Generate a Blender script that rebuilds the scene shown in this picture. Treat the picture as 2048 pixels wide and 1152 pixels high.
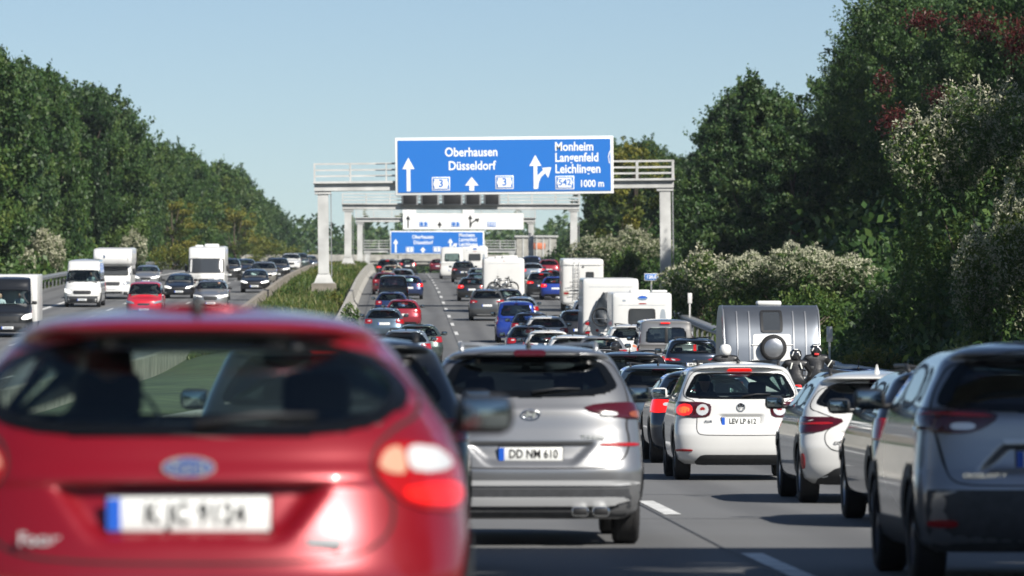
import bpy, bmesh, math, random
import numpy as np
from mathutils import Vector, Matrix
R = math.radians
scene = bpy.context.scene
for o in list(bpy.data.objects): bpy.data.objects.remove(o)

# ------------------------------------------------------------------ camera, sky, sun, exposure
F_PX, VPX, VPY, EYE = 10800.0, 796.0, 756.0, 1.35
cam_d = bpy.data.cameras.new('camera'); cam = bpy.data.objects.new('camera', cam_d)
scene.collection.objects.link(cam); scene.camera = cam
cam_d.sensor_width = 36.0; cam_d.lens = 36.0 * F_PX / 2048.0
cam_d.clip_start = 0.5; cam_d.clip_end = 12000
cam.location = (0, 0, EYE)
cam.rotation_euler = (R(90) + math.atan((VPY - 576) / F_PX), 0, -math.atan((1024 - VPX) / F_PX))
cam_d.dof.use_dof = True; cam_d.dof.focus_distance = 100.0; cam_d.dof.aperture_fstop = 4.2
cam_d.dof.aperture_blades = 9

SUN_AZ, SUN_EL = 37.0, 38.0      # degrees to the right of straight behind the camera / above the horizon
to_sun = Vector((math.sin(R(SUN_AZ)) * math.cos(R(SUN_EL)), -math.cos(R(SUN_AZ)) * math.cos(R(SUN_EL)), math.sin(R(SUN_EL))))
world = bpy.data.worlds.new('World'); scene.world = world; world.use_nodes = True
wn = world.node_tree.nodes; wl = world.node_tree.links
for n in list(wn): wn.remove(n)
w_out = wn.new('ShaderNodeOutputWorld'); w_bg = wn.new('ShaderNodeBackground'); w_sky = wn.new('ShaderNodeTexSky')
w_sky.sky_type = 'NISHITA'; w_sky.sun_disc = False
w_sky.sun_elevation = R(SUN_EL); w_sky.sun_rotation = math.atan2(to_sun.x, to_sun.y)
w_sky.altitude = 400; w_sky.air_density = 0.7; w_sky.dust_density = 0.2; w_sky.ozone_density = 2.0
w_tint = wn.new('ShaderNodeMix'); w_tint.data_type = 'RGBA'; w_tint.blend_type = 'MULTIPLY'; w_tint.inputs[0].default_value = 1.0
w_tint.inputs[7].default_value = (0.93, 0.92, 0.90, 1)      # the same cool cast over the whole sky
wl.new(w_sky.outputs[0], w_tint.inputs[6]); wl.new(w_tint.outputs[2], w_bg.inputs[0]); wl.new(w_bg.outputs[0], w_out.inputs[0])
w_bg.inputs[1].default_value = 0.062
sun_d = bpy.data.lights.new('sun', 'SUN'); sun = bpy.data.objects.new('sun', sun_d); scene.collection.objects.link(sun)
sun_d.energy = 4.6; sun_d.angle = R(0.55); sun_d.color = (1.0, 0.95, 0.87)
sun.rotation_euler = to_sun.to_track_quat('Z', 'Y').to_euler(); sun.location = (60, -60, 80)
scene.view_settings.view_transform = 'Standard'; scene.view_settings.look = 'None'
scene.view_settings.gamma = 1.0; scene.view_settings.use_curve_mapping = False
scene.view_settings.exposure = 0.7
scene.render.engine = 'CYCLES'
scene.cycles.use_denoising = True
scene.cycles.max_bounces = 8; scene.cycles.transparent_max_bounces = 24; scene.cycles.caustics_reflective = False
scene.cycles.sample_clamp_indirect = 8.0

# ------------------------------------------------------------------ helpers
COL = scene.collection
def tag(o, label=None, cat=None, group=None, kind=None):
    if label: o['label'] = label
    if cat: o['category'] = cat
    if group: o['group'] = group
    if kind: o['kind'] = kind
    return o
def link(name, data, parent=None, loc=None, rot=None):
    o = bpy.data.objects.new(name, data); COL.objects.link(o)
    if parent: o.parent = parent
    if loc is not None: o.location = loc
    if rot is not None: o.rotation_euler = rot
    return o
def empty(name, loc, rz=0.0, label=None, cat=None, group=None):
    e = link(name, None, None, loc, (0, 0, rz)); e.empty_display_size = 0.3
    return tag(e, label, cat, group)

def pchip(xs, ys):
    xs = np.asarray(xs, float); ys = np.asarray(ys, float); h = np.diff(xs); dl = np.diff(ys) / h
    m = np.zeros(len(xs)); m[0] = dl[0]; m[-1] = dl[-1]
    for i in range(1, len(xs) - 1):
        if dl[i-1] * dl[i] > 0:
            w1 = 2*h[i] + h[i-1]; w2 = h[i] + 2*h[i-1]
            m[i] = (w1 + w2) / (w1/dl[i-1] + w2/dl[i])
    def f(x):
        x = np.clip(np.asarray(x, float), xs[0], xs[-1])
        i = np.clip(np.searchsorted(xs, x) - 1, 0, len(xs) - 2)
        t = (x - xs[i]) / h[i]; t2 = t*t; t3 = t2*t
        return (2*t3-3*t2+1)*ys[i] + (t3-2*t2+t)*h[i]*m[i] + (-2*t3+3*t2)*ys[i+1] + (t3-t2)*h[i]*m[i+1]
    return f

class MB:
    """collects faces; build() links them as one mesh object"""
    def __init__(s): s.v = []; s.f = []; s.m = []; s.s = []
    def add(s, vs, fs, mi=0, smooth=False):
        b = len(s.v); s.v.extend([tuple(map(float, q)) for q in vs])
        for f in fs: s.f.append([b + i for i in f]); s.m.append(mi); s.s.append(smooth)
    def box(s, c, d, mi=0, rot=None, taper=1.0):
        hx, hy, hz = d[0]/2, d[1]/2, d[2]/2; vs = []
        for sz in (-1, 1):
            k = taper if sz > 0 else 1.0
            for sx, sy in ((-1,-1),(1,-1),(1,1),(-1,1)): vs.append(Vector((sx*hx*k, sy*hy*k, sz*hz)))
        if rot is not None: vs = [rot @ v for v in vs]
        vs = [v + Vector(c) for v in vs]
        s.add(vs, [(3,2,1,0),(4,5,6,7),(0,1,5,4),(1,2,6,5),(2,3,7,6),(3,0,4,7)], mi)
    def rbox(s, c, d, r=0.02, mi=0, rot=None, seg=2):
        bm = bmesh.new(); bmesh.ops.create_cube(bm, size=1.0)
        for v in bm.verts: v.co = Vector((v.co.x*d[0], v.co.y*d[1], v.co.z*d[2]))
        bmesh.ops.bevel(bm, geom=bm.edges[:], offset=min(r, min(d)*0.45), segments=seg, profile=0.5, affect='EDGES')
        bm.verts.index_update()
        vs = [(rot @ v.co if rot is not None else v.co) + Vector(c) for v in bm.verts]
        s.add(vs, [[v.index for v in f.verts] for f in bm.faces], mi, True); bm.free()
    def tube(s, pts, rad, n=8, mi=0, closed=False, cap=True):
        P = [Vector(p) for p in pts]; m = len(P); rr = rad if hasattr(rad, '__len__') else [rad]*m
        vs = []; up = None
        for i, p in enumerate(P):
            t = (P[(i+1) % m] - P[i-1]) if closed else (P[min(i+1, m-1)] - P[max(i-1, 0)])
            t.normalize()
            if up is None: up = Vector((0,0,1)) if abs(t.z) < 0.9 else Vector((1,0,0))
            a = t.cross(up); a.normalize(); b = a.cross(t); up = b
            for k in range(n):
                th = 2*math.pi*k/n; vs.append(p + a*math.cos(th)*rr[i] + b*math.sin(th)*rr[i])
        fs = []
        for i in range(m if closed else m-1):
            j = (i+1) % m
            for k in range(n): fs.append((i*n+k, i*n+(k+1) % n, j*n+(k+1) % n, j*n+k))
        if cap and not closed: fs.append(tuple(range(n))[::-1]); fs.append(tuple((m-1)*n+k for k in range(n)))
        s.add(vs, fs, mi, True)
    def lathe(s, prof, c, axis='x', n=24, mi=0, smooth=True):
        """prof: list of (radius, offset along axis)"""
        vs = []
        for r_, a_ in prof:
            for k in range(n):
                th = 2*math.pi*k/n; u, w_ = math.cos(th)*r_, math.sin(th)*r_
                q = {'x': (a_, u, w_), 'y': (u, a_, w_), 'z': (u, w_, a_)}[axis]
                vs.append((c[0]+q[0], c[1]+q[1], c[2]+q[2]))
        fs = []
        for i in range(len(prof)-1):
            for k in range(n): fs.append((i*n+k, i*n+(k+1) % n, (i+1)*n+(k+1) % n, (i+1)*n+k))
        s.add(vs, fs, mi, smooth)
    def mesh(s, name):
        me = bpy.data.meshes.new(name); me.from_pydata(s.v, [], s.f)
        me.polygons.foreach_set('material_index', s.m); me.polygons.foreach_set('use_smooth', s.s)
        me.update(); return me
    def build(s, name, mats, parent=None, loc=None, rot=None):
        me = s.mesh(name)
        for m in (mats if isinstance(mats, (list, tuple)) else [mats]): me.materials.append(m)
        return link(name, me, parent, loc, rot)

def np_mesh(name, V, Fq, mat, smooth=False, attr=None):
    """quads from numpy arrays, an optional per-face float attribute 'tint'"""
    me = bpy.data.meshes.new(name); nv = len(V); nf = len(Fq)
    me.vertices.add(nv); me.vertices.foreach_set('co', np.asarray(V, np.float32).ravel())
    me.loops.add(nf*4); me.polygons.add(nf)
    me.loops.foreach_set('vertex_index', np.asarray(Fq, np.int32).ravel())
    me.polygons.foreach_set('loop_start', np.arange(nf, dtype=np.int32)*4)
    me.polygons.foreach_set('loop_total', np.full(nf, 4, np.int32))
    if smooth: me.polygons.foreach_set('use_smooth', np.ones(nf, bool))
    if attr is not None:
        a = me.attributes.new('tint', 'FLOAT', 'FACE'); a.data.foreach_set('value', np.asarray(attr, np.float32))
    me.update(); me.validate()
    me.materials.append(mat); return me

_font_cache = {}
def text_mesh(txt, size, bold=0.0, extrude=0.002, align='CENTER', squeeze=1.0):
    key = (txt, size, bold, extrude, align, squeeze)
    if key in _font_cache: return _font_cache[key]
    cu = bpy.data.curves.new('lettering', 'FONT'); cu.body = txt; cu.size = size; cu.offset = bold; cu.extrude = extrude
    cu.align_x = align; cu.align_y = 'CENTER'; cu.resolution_u = 3
    ob = bpy.data.objects.new('lettering', cu); COL.objects.link(ob)
    bpy.context.view_layer.update()
    dg = bpy.context.evaluated_depsgraph_get(); me = bpy.data.meshes.new_from_object(ob.evaluated_get(dg))
    bpy.data.objects.remove(ob); bpy.data.curves.remove(cu)
    for v in me.vertices: v.co.x *= squeeze
    me.materials.clear(); me.update(); _font_cache[key] = me
    return me
def text(name, txt, size, mat, parent, loc, rot=(math.pi/2, 0, 0), bold=0.0, align='CENTER', squeeze=1.0, extrude=0.002):
    me = text_mesh(txt, size, bold, extrude, align, squeeze).copy(); me.materials.append(mat)
    return link(name, me, parent, loc, rot)

# ------------------------------------------------------------------ materials
MATS = {}
def nodes_of(name):
    m = bpy.data.materials.new(name); m.use_nodes = True; nt = m.node_tree
    return m, nt.nodes, nt.links, nt.nodes['Principled BSDF']
def pbr(name, col, rough=0.5, metal=0.0, coat=0.0, emit=0.0, spec=0.5, noise=0.0, nscale=6.0, bump=0.0, bscale=40.0, emit_col=None, trans=0.0):
    if name in MATS: return MATS[name]
    m, N, Lk, p = nodes_of(name)
    c = (col[0], col[1], col[2], 1.0); p.inputs['Base Color'].default_value = c
    p.inputs['Roughness'].default_value = rough; p.inputs['Metallic'].default_value = metal
    p.inputs['Coat Weight'].default_value = coat; p.inputs['Coat Roughness'].default_value = 0.04
    p.inputs['Specular IOR Level'].default_value = spec
    if emit > 0:
        p.inputs['Emission Color'].default_value = tuple(emit_col or col) + (1.0,); p.inputs['Emission Strength'].default_value = emit
    if noise > 0 or bump > 0:
        tc = N.new('ShaderNodeTexCoord'); nz = N.new('ShaderNodeTexNoise'); nz.inputs['Scale'].default_value = nscale
        nz.inputs['Detail'].default_value = 6.0; Lk.new(tc.outputs['Object'], nz.inputs['Vector'])
        if noise > 0:
            mx = N.new('ShaderNodeMix'); mx.data_type = 'RGBA'
            mx.inputs[6].default_value = tuple(max(0, x*(1-noise)) for x in col) + (1,)
            mx.inputs[7].default_value = tuple(min(1, x*(1+noise)) for x in col) + (1,)
            rm = N.new('ShaderNodeMapRange'); rm.inputs[1].default_value = 0.3; rm.inputs[2].default_value = 0.7
            Lk.new(nz.outputs[0], rm.inputs[0]); Lk.new(rm.outputs[0], mx.inputs[0]); Lk.new(mx.outputs[2], p.inputs['Base Color'])
        if bump > 0:
            n2 = N.new('ShaderNodeTexNoise'); n2.inputs['Scale'].default_value = bscale; n2.inputs['Detail'].default_value = 5.0
            bp = N.new('ShaderNodeBump'); bp.inputs['Strength'].default_value = bump; bp.inputs['Distance'].default_value = 0.02
            Lk.new(tc.outputs['Object'], n2.inputs['Vector']); Lk.new(n2.outputs[0], bp.inputs['Height']); Lk.new(bp.outputs[0], p.inputs['Normal'])
    MATS[name] = m; return m
def paint(name, col, metal=0.0, rough=0.32):
    if name in MATS: return MATS[name]
    m, N, Lk, p = nodes_of(name)
    p.inputs['Base Color'].default_value = tuple(col) + (1,); p.inputs['Metallic'].default_value = metal
    p.inputs['Roughness'].default_value = rough; p.inputs['Coat Weight'].default_value = 1.0; p.inputs['Coat Roughness'].default_value = 0.03
    # road film: fine dust raises the roughness and dulls the colour a little low on the body
    tc = N.new('ShaderNodeTexCoord'); nz = N.new('ShaderNodeTexNoise'); nz.inputs['Scale'].default_value = 5.0; nz.inputs['Detail'].default_value = 8.0
    sx = N.new('ShaderNodeSeparateXYZ'); Lk.new(tc.outputs['Object'], sx.inputs[0]); Lk.new(tc.outputs['Object'], nz.inputs['Vector'])
    mr = N.new('ShaderNodeMapRange'); mr.inputs[1].default_value = 0.15; mr.inputs[2].default_value = 0.75; mr.inputs[3].default_value = 0.20; mr.inputs[4].default_value = 0.02
    Lk.new(sx.outputs[2], mr.inputs[0]); mu = N.new('ShaderNodeMath'); mu.operation = 'MULTIPLY'
    Lk.new(mr.outputs[0], mu.inputs[0]); Lk.new(nz.outputs[0], mu.inputs[1])
    mx = N.new('ShaderNodeMix'); mx.data_type = 'RGBA'; mx.inputs[6].default_value = tuple(col) + (1,); mx.inputs[7].default_value = (0.16, 0.145, 0.125, 1)
    Lk.new(mu.outputs[0], mx.inputs[0]); Lk.new(mx.outputs[2], p.inputs['Base Color'])
    ad = N.new('ShaderNodeMath'); ad.operation = 'MULTIPLY_ADD'; ad.inputs[1].default_value = 0.35; ad.inputs[2].default_value = 0.02
    Lk.new(mu.outputs[0], ad.inputs[0]); Lk.new(ad.outputs[0], p.inputs['Coat Roughness'])
    MATS[name] = m; return m
def glass(name, tint, gloss=0.05):
    m = bpy.data.materials.new(name); m.use_nodes = True; N = m.node_tree.nodes; Lk = m.node_tree.links
    for n in list(N): N.remove(n)
    o = N.new('ShaderNodeOutputMaterial'); mx = N.new('ShaderNodeMixShader'); t = N.new('ShaderNodeBsdfTransparent'); g = N.new('ShaderNodeBsdfGlossy')
    t.inputs[0].default_value = tuple(tint) + (1,); g.inputs['Roughness'].default_value = 0.02; g.inputs[0].default_value = (0.95, 0.98, 1.0, 1)
    lw = N.new('ShaderNodeLayerWeight'); lw.inputs[0].default_value = 0.5          # thin pane: same reflection from both sides
    pw = N.new('ShaderNodeMath'); pw.operation = 'POWER'; pw.inputs[1].default_value = 5.0; ma = N.new('ShaderNodeMath'); ma.operation = 'MULTIPLY_ADD'; ma.inputs[1].default_value = 0.92; ma.inputs[2].default_value = 0.075
    Lk.new(lw.outputs['Facing'], pw.inputs[0]); Lk.new(pw.outputs[0], ma.inputs[0]); Lk.new(ma.outputs[0], mx.inputs[0]); Lk.new(t.outputs[0], mx.inputs[1]); Lk.new(g.outputs[0], mx.inputs[2]); Lk.new(mx.outputs[0], o.inputs[0])
    MATS[name] = m; return m
def leafmat(name, c1, c2, c3, transl=0.35):
    m = bpy.data.materials.new(name); m.use_nodes = True; N = m.node_tree.nodes; Lk = m.node_tree.links
    for n in list(N): N.remove(n)
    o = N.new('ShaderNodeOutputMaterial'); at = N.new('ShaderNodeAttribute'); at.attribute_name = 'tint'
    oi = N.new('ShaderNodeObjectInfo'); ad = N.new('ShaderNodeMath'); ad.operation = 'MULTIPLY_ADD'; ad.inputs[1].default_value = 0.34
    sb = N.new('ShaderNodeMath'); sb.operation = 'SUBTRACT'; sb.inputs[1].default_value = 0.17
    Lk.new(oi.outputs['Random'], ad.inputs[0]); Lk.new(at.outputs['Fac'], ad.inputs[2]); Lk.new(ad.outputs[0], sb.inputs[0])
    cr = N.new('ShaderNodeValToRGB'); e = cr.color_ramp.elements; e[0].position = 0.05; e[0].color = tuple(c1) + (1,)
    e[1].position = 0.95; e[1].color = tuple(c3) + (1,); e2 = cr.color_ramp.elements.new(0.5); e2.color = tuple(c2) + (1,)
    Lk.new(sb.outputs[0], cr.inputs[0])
    d = N.new('ShaderNodeBsdfPrincipled'); d.inputs['Roughness'].default_value = 0.5; d.inputs['Specular IOR Level'].default_value = 0.35
    t = N.new('ShaderNodeBsdfTranslucent'); mx = N.new('ShaderNodeMixShader'); mx.inputs[0].default_value = transl
    Lk.new(cr.outputs[0], d.inputs['Base Color']); Lk.new(cr.outputs[0], t.inputs[0])
    Lk.new(d.outputs[0], mx.inputs[1]); Lk.new(t.outputs[0], mx.inputs[2]); Lk.new(mx.outputs[0], o.inputs[0])
    MATS[name] = m; return m

BLACKP = pbr('black_plastic', (0.018, 0.019, 0.021), 0.55, noise=0.25, nscale=20)
GREYP = pbr('grey_plastic', (0.05, 0.053, 0.058), 0.6, noise=0.2, nscale=15)
RUBBER = pbr('rubber', (0.016, 0.016, 0.017), 0.8, bump=0.3, bscale=60)
UNDER = pbr('underbody', (0.012, 0.012, 0.013), 0.9)
RIM = pbr('alloy', (0.42, 0.43, 0.45), 0.35, 0.9)
STEELW = pbr('dark_alloy', (0.10, 0.10, 0.11), 0.45, 0.8)
CHROME = pbr('chrome', (0.78, 0.79, 0.80), 0.12, 1.0)
TRIMS = pbr('silver_trim', (0.44, 0.45, 0.46), 0.4, 0.15, 0.3)
SATIN = pbr('satin_silver', (0.50, 0.51, 0.52), 0.38, 0.8)
LRED = pbr('lamp_red', (0.32, 0.008, 0.012), 0.12, 0, 1.0)
LDARK = pbr('lamp_dark_red', (0.055, 0.004, 0.008), 0.10, 0, 1.0)
LLIT = pbr('lamp_red_lit', (0.60, 0.012, 0.010), 0.2, 0, 1.0, emit=0.55, emit_col=(1.0, 0.012, 0.008))
LREFL = pbr('reflector_red', (0.30, 0.01, 0.015), 0.25)
LORG = pbr('lamp_orange', (0.70, 0.12, 0.03), 0.15, 0, 1.0, emit=0.35, emit_col=(1, 0.25, 0.03))
LCLR = pbr('lamp_clear', (0.72, 0.73, 0.73), 0.12, 0.3, 1.0)
LHEAD = pbr('headlamp', (0.50, 0.53, 0.56), 0.08, 0.6, 1.0)
LHON = pbr('headlamp_lit', (0.9, 0.9, 0.88), 0.1, 0.2, 1.0, emit=0.9, emit_col=(1.0, 0.97, 0.9))
PLATEW = pbr('plate_white', (0.78, 0.79, 0.77), 0.4, coat=0.3)
PLATEB = pbr('plate_blue', (0.01, 0.09, 0.48), 0.4)
INK = pbr('ink_black', (0.012, 0.012, 0.013), 0.5)
SEAT = pbr('seat_cloth', (0.045, 0.047, 0.05), 0.85)
FRIT = pbr('window_black', (0.004, 0.0045, 0.005), 0.12)
MIRG = pbr('mirror_glass', (0.30, 0.34, 0.34), 0.04, 1.0)
TRIMIN = pbr('cabin_trim', (0.085, 0.088, 0.09), 0.8)
GLASS = glass('clear_glass', (0.80, 0.92, 0.89))
GLASSM = glass('tinted_glass', (0.42, 0.52, 0.51))
GLASSD = glass('privacy_glass', (0.05, 0.06, 0.065))
WHITEP = pbr('white_panel', (0.66, 0.66, 0.645), 0.35, coat=0.4, noise=0.04, nscale=2.0)
GREYW = pbr('grey_decal', (0.30, 0.34, 0.38), 0.4, coat=0.3)
SKIN = pbr('skin', (0.45, 0.26, 0.18), 0.55)
CLOTHD = pbr('dark_cloth', (0.03, 0.035, 0.05), 0.85)
CLOTHL = pbr('light_cloth', (0.45, 0.47, 0.5), 0.85)

# ------------------------------------------------------------------ lie of the road
road_z = pchip([-80, 0, 17, 44, 72, 100, 130, 169, 200, 230, 255, 310, 363, 417, 471, 520, 570, 617, 680, 740, 900, 1200, 4000],
               [.20, .15, .10, -.02, -.02, .10, .52, 1.08, 1.85, 2.67, 3.46, 5.32, 7.12, 8.72, 10.2, 11.4, 12.4, 13.0, 13.2, 13.1, 13.6, 14.0, 14.5])
def rz(d): return float(road_z(d))
LEFT_UP = 0.35
def px_to_x(px, d): return (px - VPX) * d / F_PX
def solve_d(ytop, h, up=0.0, lo=16.0, hi=560.0):
    f = lambda d: VPY - F_PX * (rz(d) + up + h - EYE) / d - ytop
    for _ in range(60):
        mid = 0.5*(lo + hi)
        if f(mid) > 0: lo = mid
        else: hi = mid
    return 0.5*(lo + hi)
# ------------------------------------------------------------------ the setting: ground, carriageways, markings, barriers
def strip(name, x0, x1, d0, d1, mat, up=0.0, step=4.0, parent=None, left=False, nx=2):
    ds = np.arange(d0, d1 + step*0.5, step); xs = np.linspace(x0, x1, nx); V = []
    zz = road_z(ds) + up + (LEFT_UP if left else 0.0)
    for d, z in zip(ds, zz):
        for x in xs: V.append((x, d, z))
    Fq = []
    for i in range(len(ds)-1):
        for j in range(nx-1):
            a = i*nx + j; Fq.append((a, a+1, a+nx+1, a+nx))
    me = np_mesh(name, np.array(V), np.array(Fq), mat, True)
    return link(name, me, parent)

def asphalt_mat():
    m, N, Lk, p = nodes_of('asphalt')
    tc = N.new('ShaderNodeTexCoord'); mp = N.new('ShaderNodeMapping'); mp.inputs['Scale'].default_value = (1.0, 0.05, 1.0)
    n1 = N.new('ShaderNodeTexNoise'); n1.inputs['Scale'].default_value = 1.1; n1.inputs['Detail'].default_value = 5
    n2 = N.new('ShaderNodeTexNoise'); n2.inputs['Scale'].default_value = 90; n2.inputs['Detail'].default_value = 3
    n3 = N.new('ShaderNodeTexNoise'); n3.inputs['Scale'].default_value = 0.12; n3.inputs['Detail'].default_value = 4
    Lk.new(tc.outputs['Object'], mp.inputs[0]); Lk.new(mp.outputs[0], n1.inputs['Vector']); Lk.new(tc.outputs['Object'], n2.inputs['Vector']); Lk.new(tc.outputs['Object'], n3.inputs['Vector'])
    a = N.new('ShaderNodeMath'); a.operation = 'MULTIPLY_ADD'; a.inputs[1].default_value = 0.5; Lk.new(n1.outputs[0], a.inputs[0])
    b = N.new('ShaderNodeMath'); b.operation = 'MULTIPLY_ADD'; b.inputs[1].default_value = 0.35; Lk.new(n2.outputs[0], b.inputs[0])
    Lk.new(n3.outputs[0], b.inputs[2]); Lk.new(b.outputs[0], a.inputs[2])
    cr = N.new('ShaderNodeValToRGB'); cr.color_ramp.elements[0].position = 0.45; cr.color_ramp.elements[0].color = (0.086, 0.088, 0.090, 1)
    cr.color_ramp.elements[1].position = 1.3 / 1.0 if False else 1.0; cr.color_ramp.elements[1].color = (0.135, 0.137, 0.138, 1)
    Lk.new(a.outputs[0], cr.inputs[0]); p.inputs['Roughness'].default_value = 0.82
    # wheel tracks polished darker and an oil streak between them, repeating with the lane width
    sp = N.new('ShaderNodeSeparateXYZ'); Lk.new(tc.outputs['Object'], sp.inputs[0])
    nw = N.new('ShaderNodeTexNoise'); nw.inputs['Scale'].default_value = 0.05; Lk.new(tc.outputs['Object'], nw.inputs['Vector'])
    ww = N.new('ShaderNodeMath'); ww.operation = 'MULTIPLY_ADD'; ww.inputs[1].default_value = 0.8; Lk.new(nw.outputs[0], ww.inputs[0]); Lk.new(sp.outputs[0], ww.inputs[2])
    fq = N.new('ShaderNodeMath'); fq.operation = 'MULTIPLY'; fq.inputs[1].default_value = 2*math.pi/1.875; Lk.new(ww.outputs[0], fq.inputs[0])
    sn = N.new('ShaderNodeMath'); sn.operation = 'SINE'; Lk.new(fq.outputs[0], sn.inputs[0])
    mr = N.new('ShaderNodeMapRange'); mr.inputs[1].default_value = 0.1; mr.inputs[2].default_value = 1.0; mr.inputs[3].default_value = 0.0; mr.inputs[4].default_value = 0.75; Lk.new(sn.outputs[0], mr.inputs[0])
    mn = N.new('ShaderNodeMath'); mn.operation = 'MULTIPLY'; Lk.new(mr.outputs[0], mn.inputs[0]); Lk.new(n1.outputs[0], mn.inputs[1])
    mx = N.new('ShaderNodeMix'); mx.data_type = 'RGBA'; mx.inputs[7].default_value = (0.046, 0.047, 0.050, 1); Lk.new(mn.outputs[0], mx.inputs[0]); Lk.new(cr.outputs[0], mx.inputs[6]); Lk.new(mx.outputs[2], p.inputs['Base Color'])
    bp = N.new('ShaderNodeBump'); bp.inputs['Strength'].default_value = 0.25; bp.inputs['Distance'].default_value = 0.01
    Lk.new(n2.outputs[0], bp.inputs['Height']); Lk.new(bp.outputs[0], p.inputs['Normal'])
    MATS['asphalt'] = m; return m
ASPHALT = asphalt_mat()
LINEW = pbr('road_paint', (0.60, 0.60, 0.58), 0.6, noise=0.45, nscale=2.2)
CONCR = pbr('concrete', (0.33, 0.32, 0.29), 0.85, noise=0.28, nscale=1.3, bump=0.2, bscale=25)
CONCD = pbr('weathered_concrete', (0.24, 0.215, 0.18), 0.9, noise=0.35, nscale=0.9, bump=0.2, bscale=20)
SOIL = pbr('verge_soil', (0.060, 0.075, 0.030), 0.95, noise=0.5, nscale=0.6)
GALV = pbr('galvanised_steel', (0.36, 0.37, 0.37), 0.45, 0.65, noise=0.15, nscale=3.0)
GALVD = pbr('dark_galvanised_steel', (0.18, 0.19, 0.20), 0.5, 0.5, noise=0.2, nscale=3.0)
TAR = pbr('tar_seam', (0.03, 0.03, 0.03), 0.6)

# ground sheet: reaches the horizon, rises beside the road as wooded banks
def ground_z(x, d):
    z = rz(d) - 0.55
    if x < -23.6: z = rz(d) + LEFT_UP - 0.4 + min(2.5, (-23.6 - x)*0.14)
    elif x < -8: z = rz(d) - 0.3
    elif x > 14.0: z = rz(d) - 0.35 + min(3.0, (x - 14.0)*0.22)
    return z
xs = [-6000, -1500, -400, -120, -60, -41, -34, -28, -23.6, -23.4, -8, -2, 5, 13.6, 14.2, 17, 20, 24, 28, 60, 120, 400, 1500, 6000]
ds = list(np.arange(-80, 900, 12.0)) + [950, 1000, 1100, 1250, 1500, 2000, 3000, 4500, 9000]
V = [(x, d, ground_z(x, d)) for d in ds for x in xs]; nx = len(xs)
Fq = [(i*nx+j, i*nx+j+1, (i+1)*nx+j+1, (i+1)*nx+j) for i in range(len(ds)-1) for j in range(nx-1)]
tag(link('ground', np_mesh('ground', np.array(V), np.array(Fq), SOIL, True)), kind='structure')
tag(strip('road', -2.6, 13.35, -60, 1100, ASPHALT, 0.0, 4.0, nx=9), kind='structure')
tag(strip('opposite_road', -23.2, -7.9, 40, 1100, ASPHALT, 0.0, 4.0, left=True, nx=9), kind='structure')
# painted lines: each stroke is a piece of the road
road_o = bpy.data.objects['road']; opp_o = bpy.data.objects['opposite_road']
strip('edge_line', -1.15, -0.95, -60, 1000, LINEW, 0.006, 4.0, road_o)
strip('edge_line', 10.15, 10.42, -60, 1000, LINEW, 0.006, 4.0, road_o)
strip('edge_line', -8.55, -8.25, 40, 1000, LINEW, 0.006, 4.0, opp_o, left=True)
strip('edge_line', -19.3, -19.05, 40, 1000, LINEW, 0.006, 4.0, opp_o, left=True)
strip('tar_joint', -1.83, -1.79, 60, 700, TAR, 0.005, 4.0, road_o)
strip('tar_joint', 2.60, 2.625, -60, 560, TAR, 0.004, 4.0, road_o)
for xx, po, lf in ((2.75, road_o, False), (6.5, road_o, False), (-11.95, opp_o, True), (-15.5, opp_o, True)):
    k = 39.0
    while k < 640:
        strip('lane_dash', xx - 0.085, xx + 0.085, k - 3.0, k + 3.0, LINEW, 0.007, 2.0, po, left=lf); k += 18.0

jr = random.Random(3)
for dj in (52.5, 63.4, 96, 133, 246, 262, 281, 304, 327, 352):
    m = MB(); pts = []; xa, xb = (-2.3, 13.2) if dj < 100 else (-2.3, 2.6)
    for k in range(25):
        t = k/24; xx = xa + (xb - xa)*t; yy = dj + jr.uniform(-.05, .05); w_ = .02 + .015*jr.random()
        pts += [(xx, yy - w_, rz(yy) + .004), (xx, yy + w_, rz(yy) + .004)]
    m.add(pts, [(2*k, 2*k+2, 2*k+3, 2*k+1) for k in range(24)]); m.build('tar_joint', TAR, road_o)
# median: soil bed held between two concrete barriers
ds = np.arange(-40, 760, 4.0); prof = [(-7.75, 0.10), (-7.0, 0.35), (-6.0, 0.55), (-4.6, 0.62), (-3.4, 0.5), (-2.7, 0.25)]
V = [(x, d, rz(d) + u + LEFT_UP*0.5) for d in ds for x, u in prof]; nx = len(prof)
Fq = [(i*nx+j, i*nx+j+1, (i+1)*nx+j+1, (i+1)*nx+j) for i in range(len(ds)-1) for j in range(nx-1)]
tag(link('median_bed', np_mesh('median_bed', np.array(V), np.array(Fq), SOIL, True)), kind='structure')

def barrier(name, xc, prof, d0, d1, seg, mat, label, up=0.0, gap=0.03):
    root = empty(name, (xc, d0, rz(d0)), 0, label, 'barrier')
    d = d0
    while d < d1:
        mb = MB(); sub = 3; n = len(prof)
        vs = []
        for k in range(sub+1):
            dd = d + (seg - gap) * k / sub
            for (px_, pz_) in prof: vs.append((px_, dd - d0, rz(dd) + up + pz_ - rz(d0)))
        fs = []
        for k in range(sub):
            for j in range(n): fs.append((k*n+j, k*n+(j+1) % n, (k+1)*n+(j+1) % n, (k+1)*n+j))
        fs.append(tuple(range(n))[::-1]); fs.append(tuple(sub*n + j for j in range(n)))
        mb.add(vs, fs, 0)
        mb.build('segment', mat, root)
        d += seg
    return root
NJ = [(0.36, -0.05), (0.36, 0.06), (0.17, 0.30), (0.09, 0.92), (-0.09, 0.92), (-0.17, 0.30), (-0.36, 0.06), (-0.36, -0.05)]
barrier('concrete_barrier', -2.75, NJ, -30, 720, 6.0, CONCR, 'pale sloped concrete barrier between the jammed carriageway and the grassy median')
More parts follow.
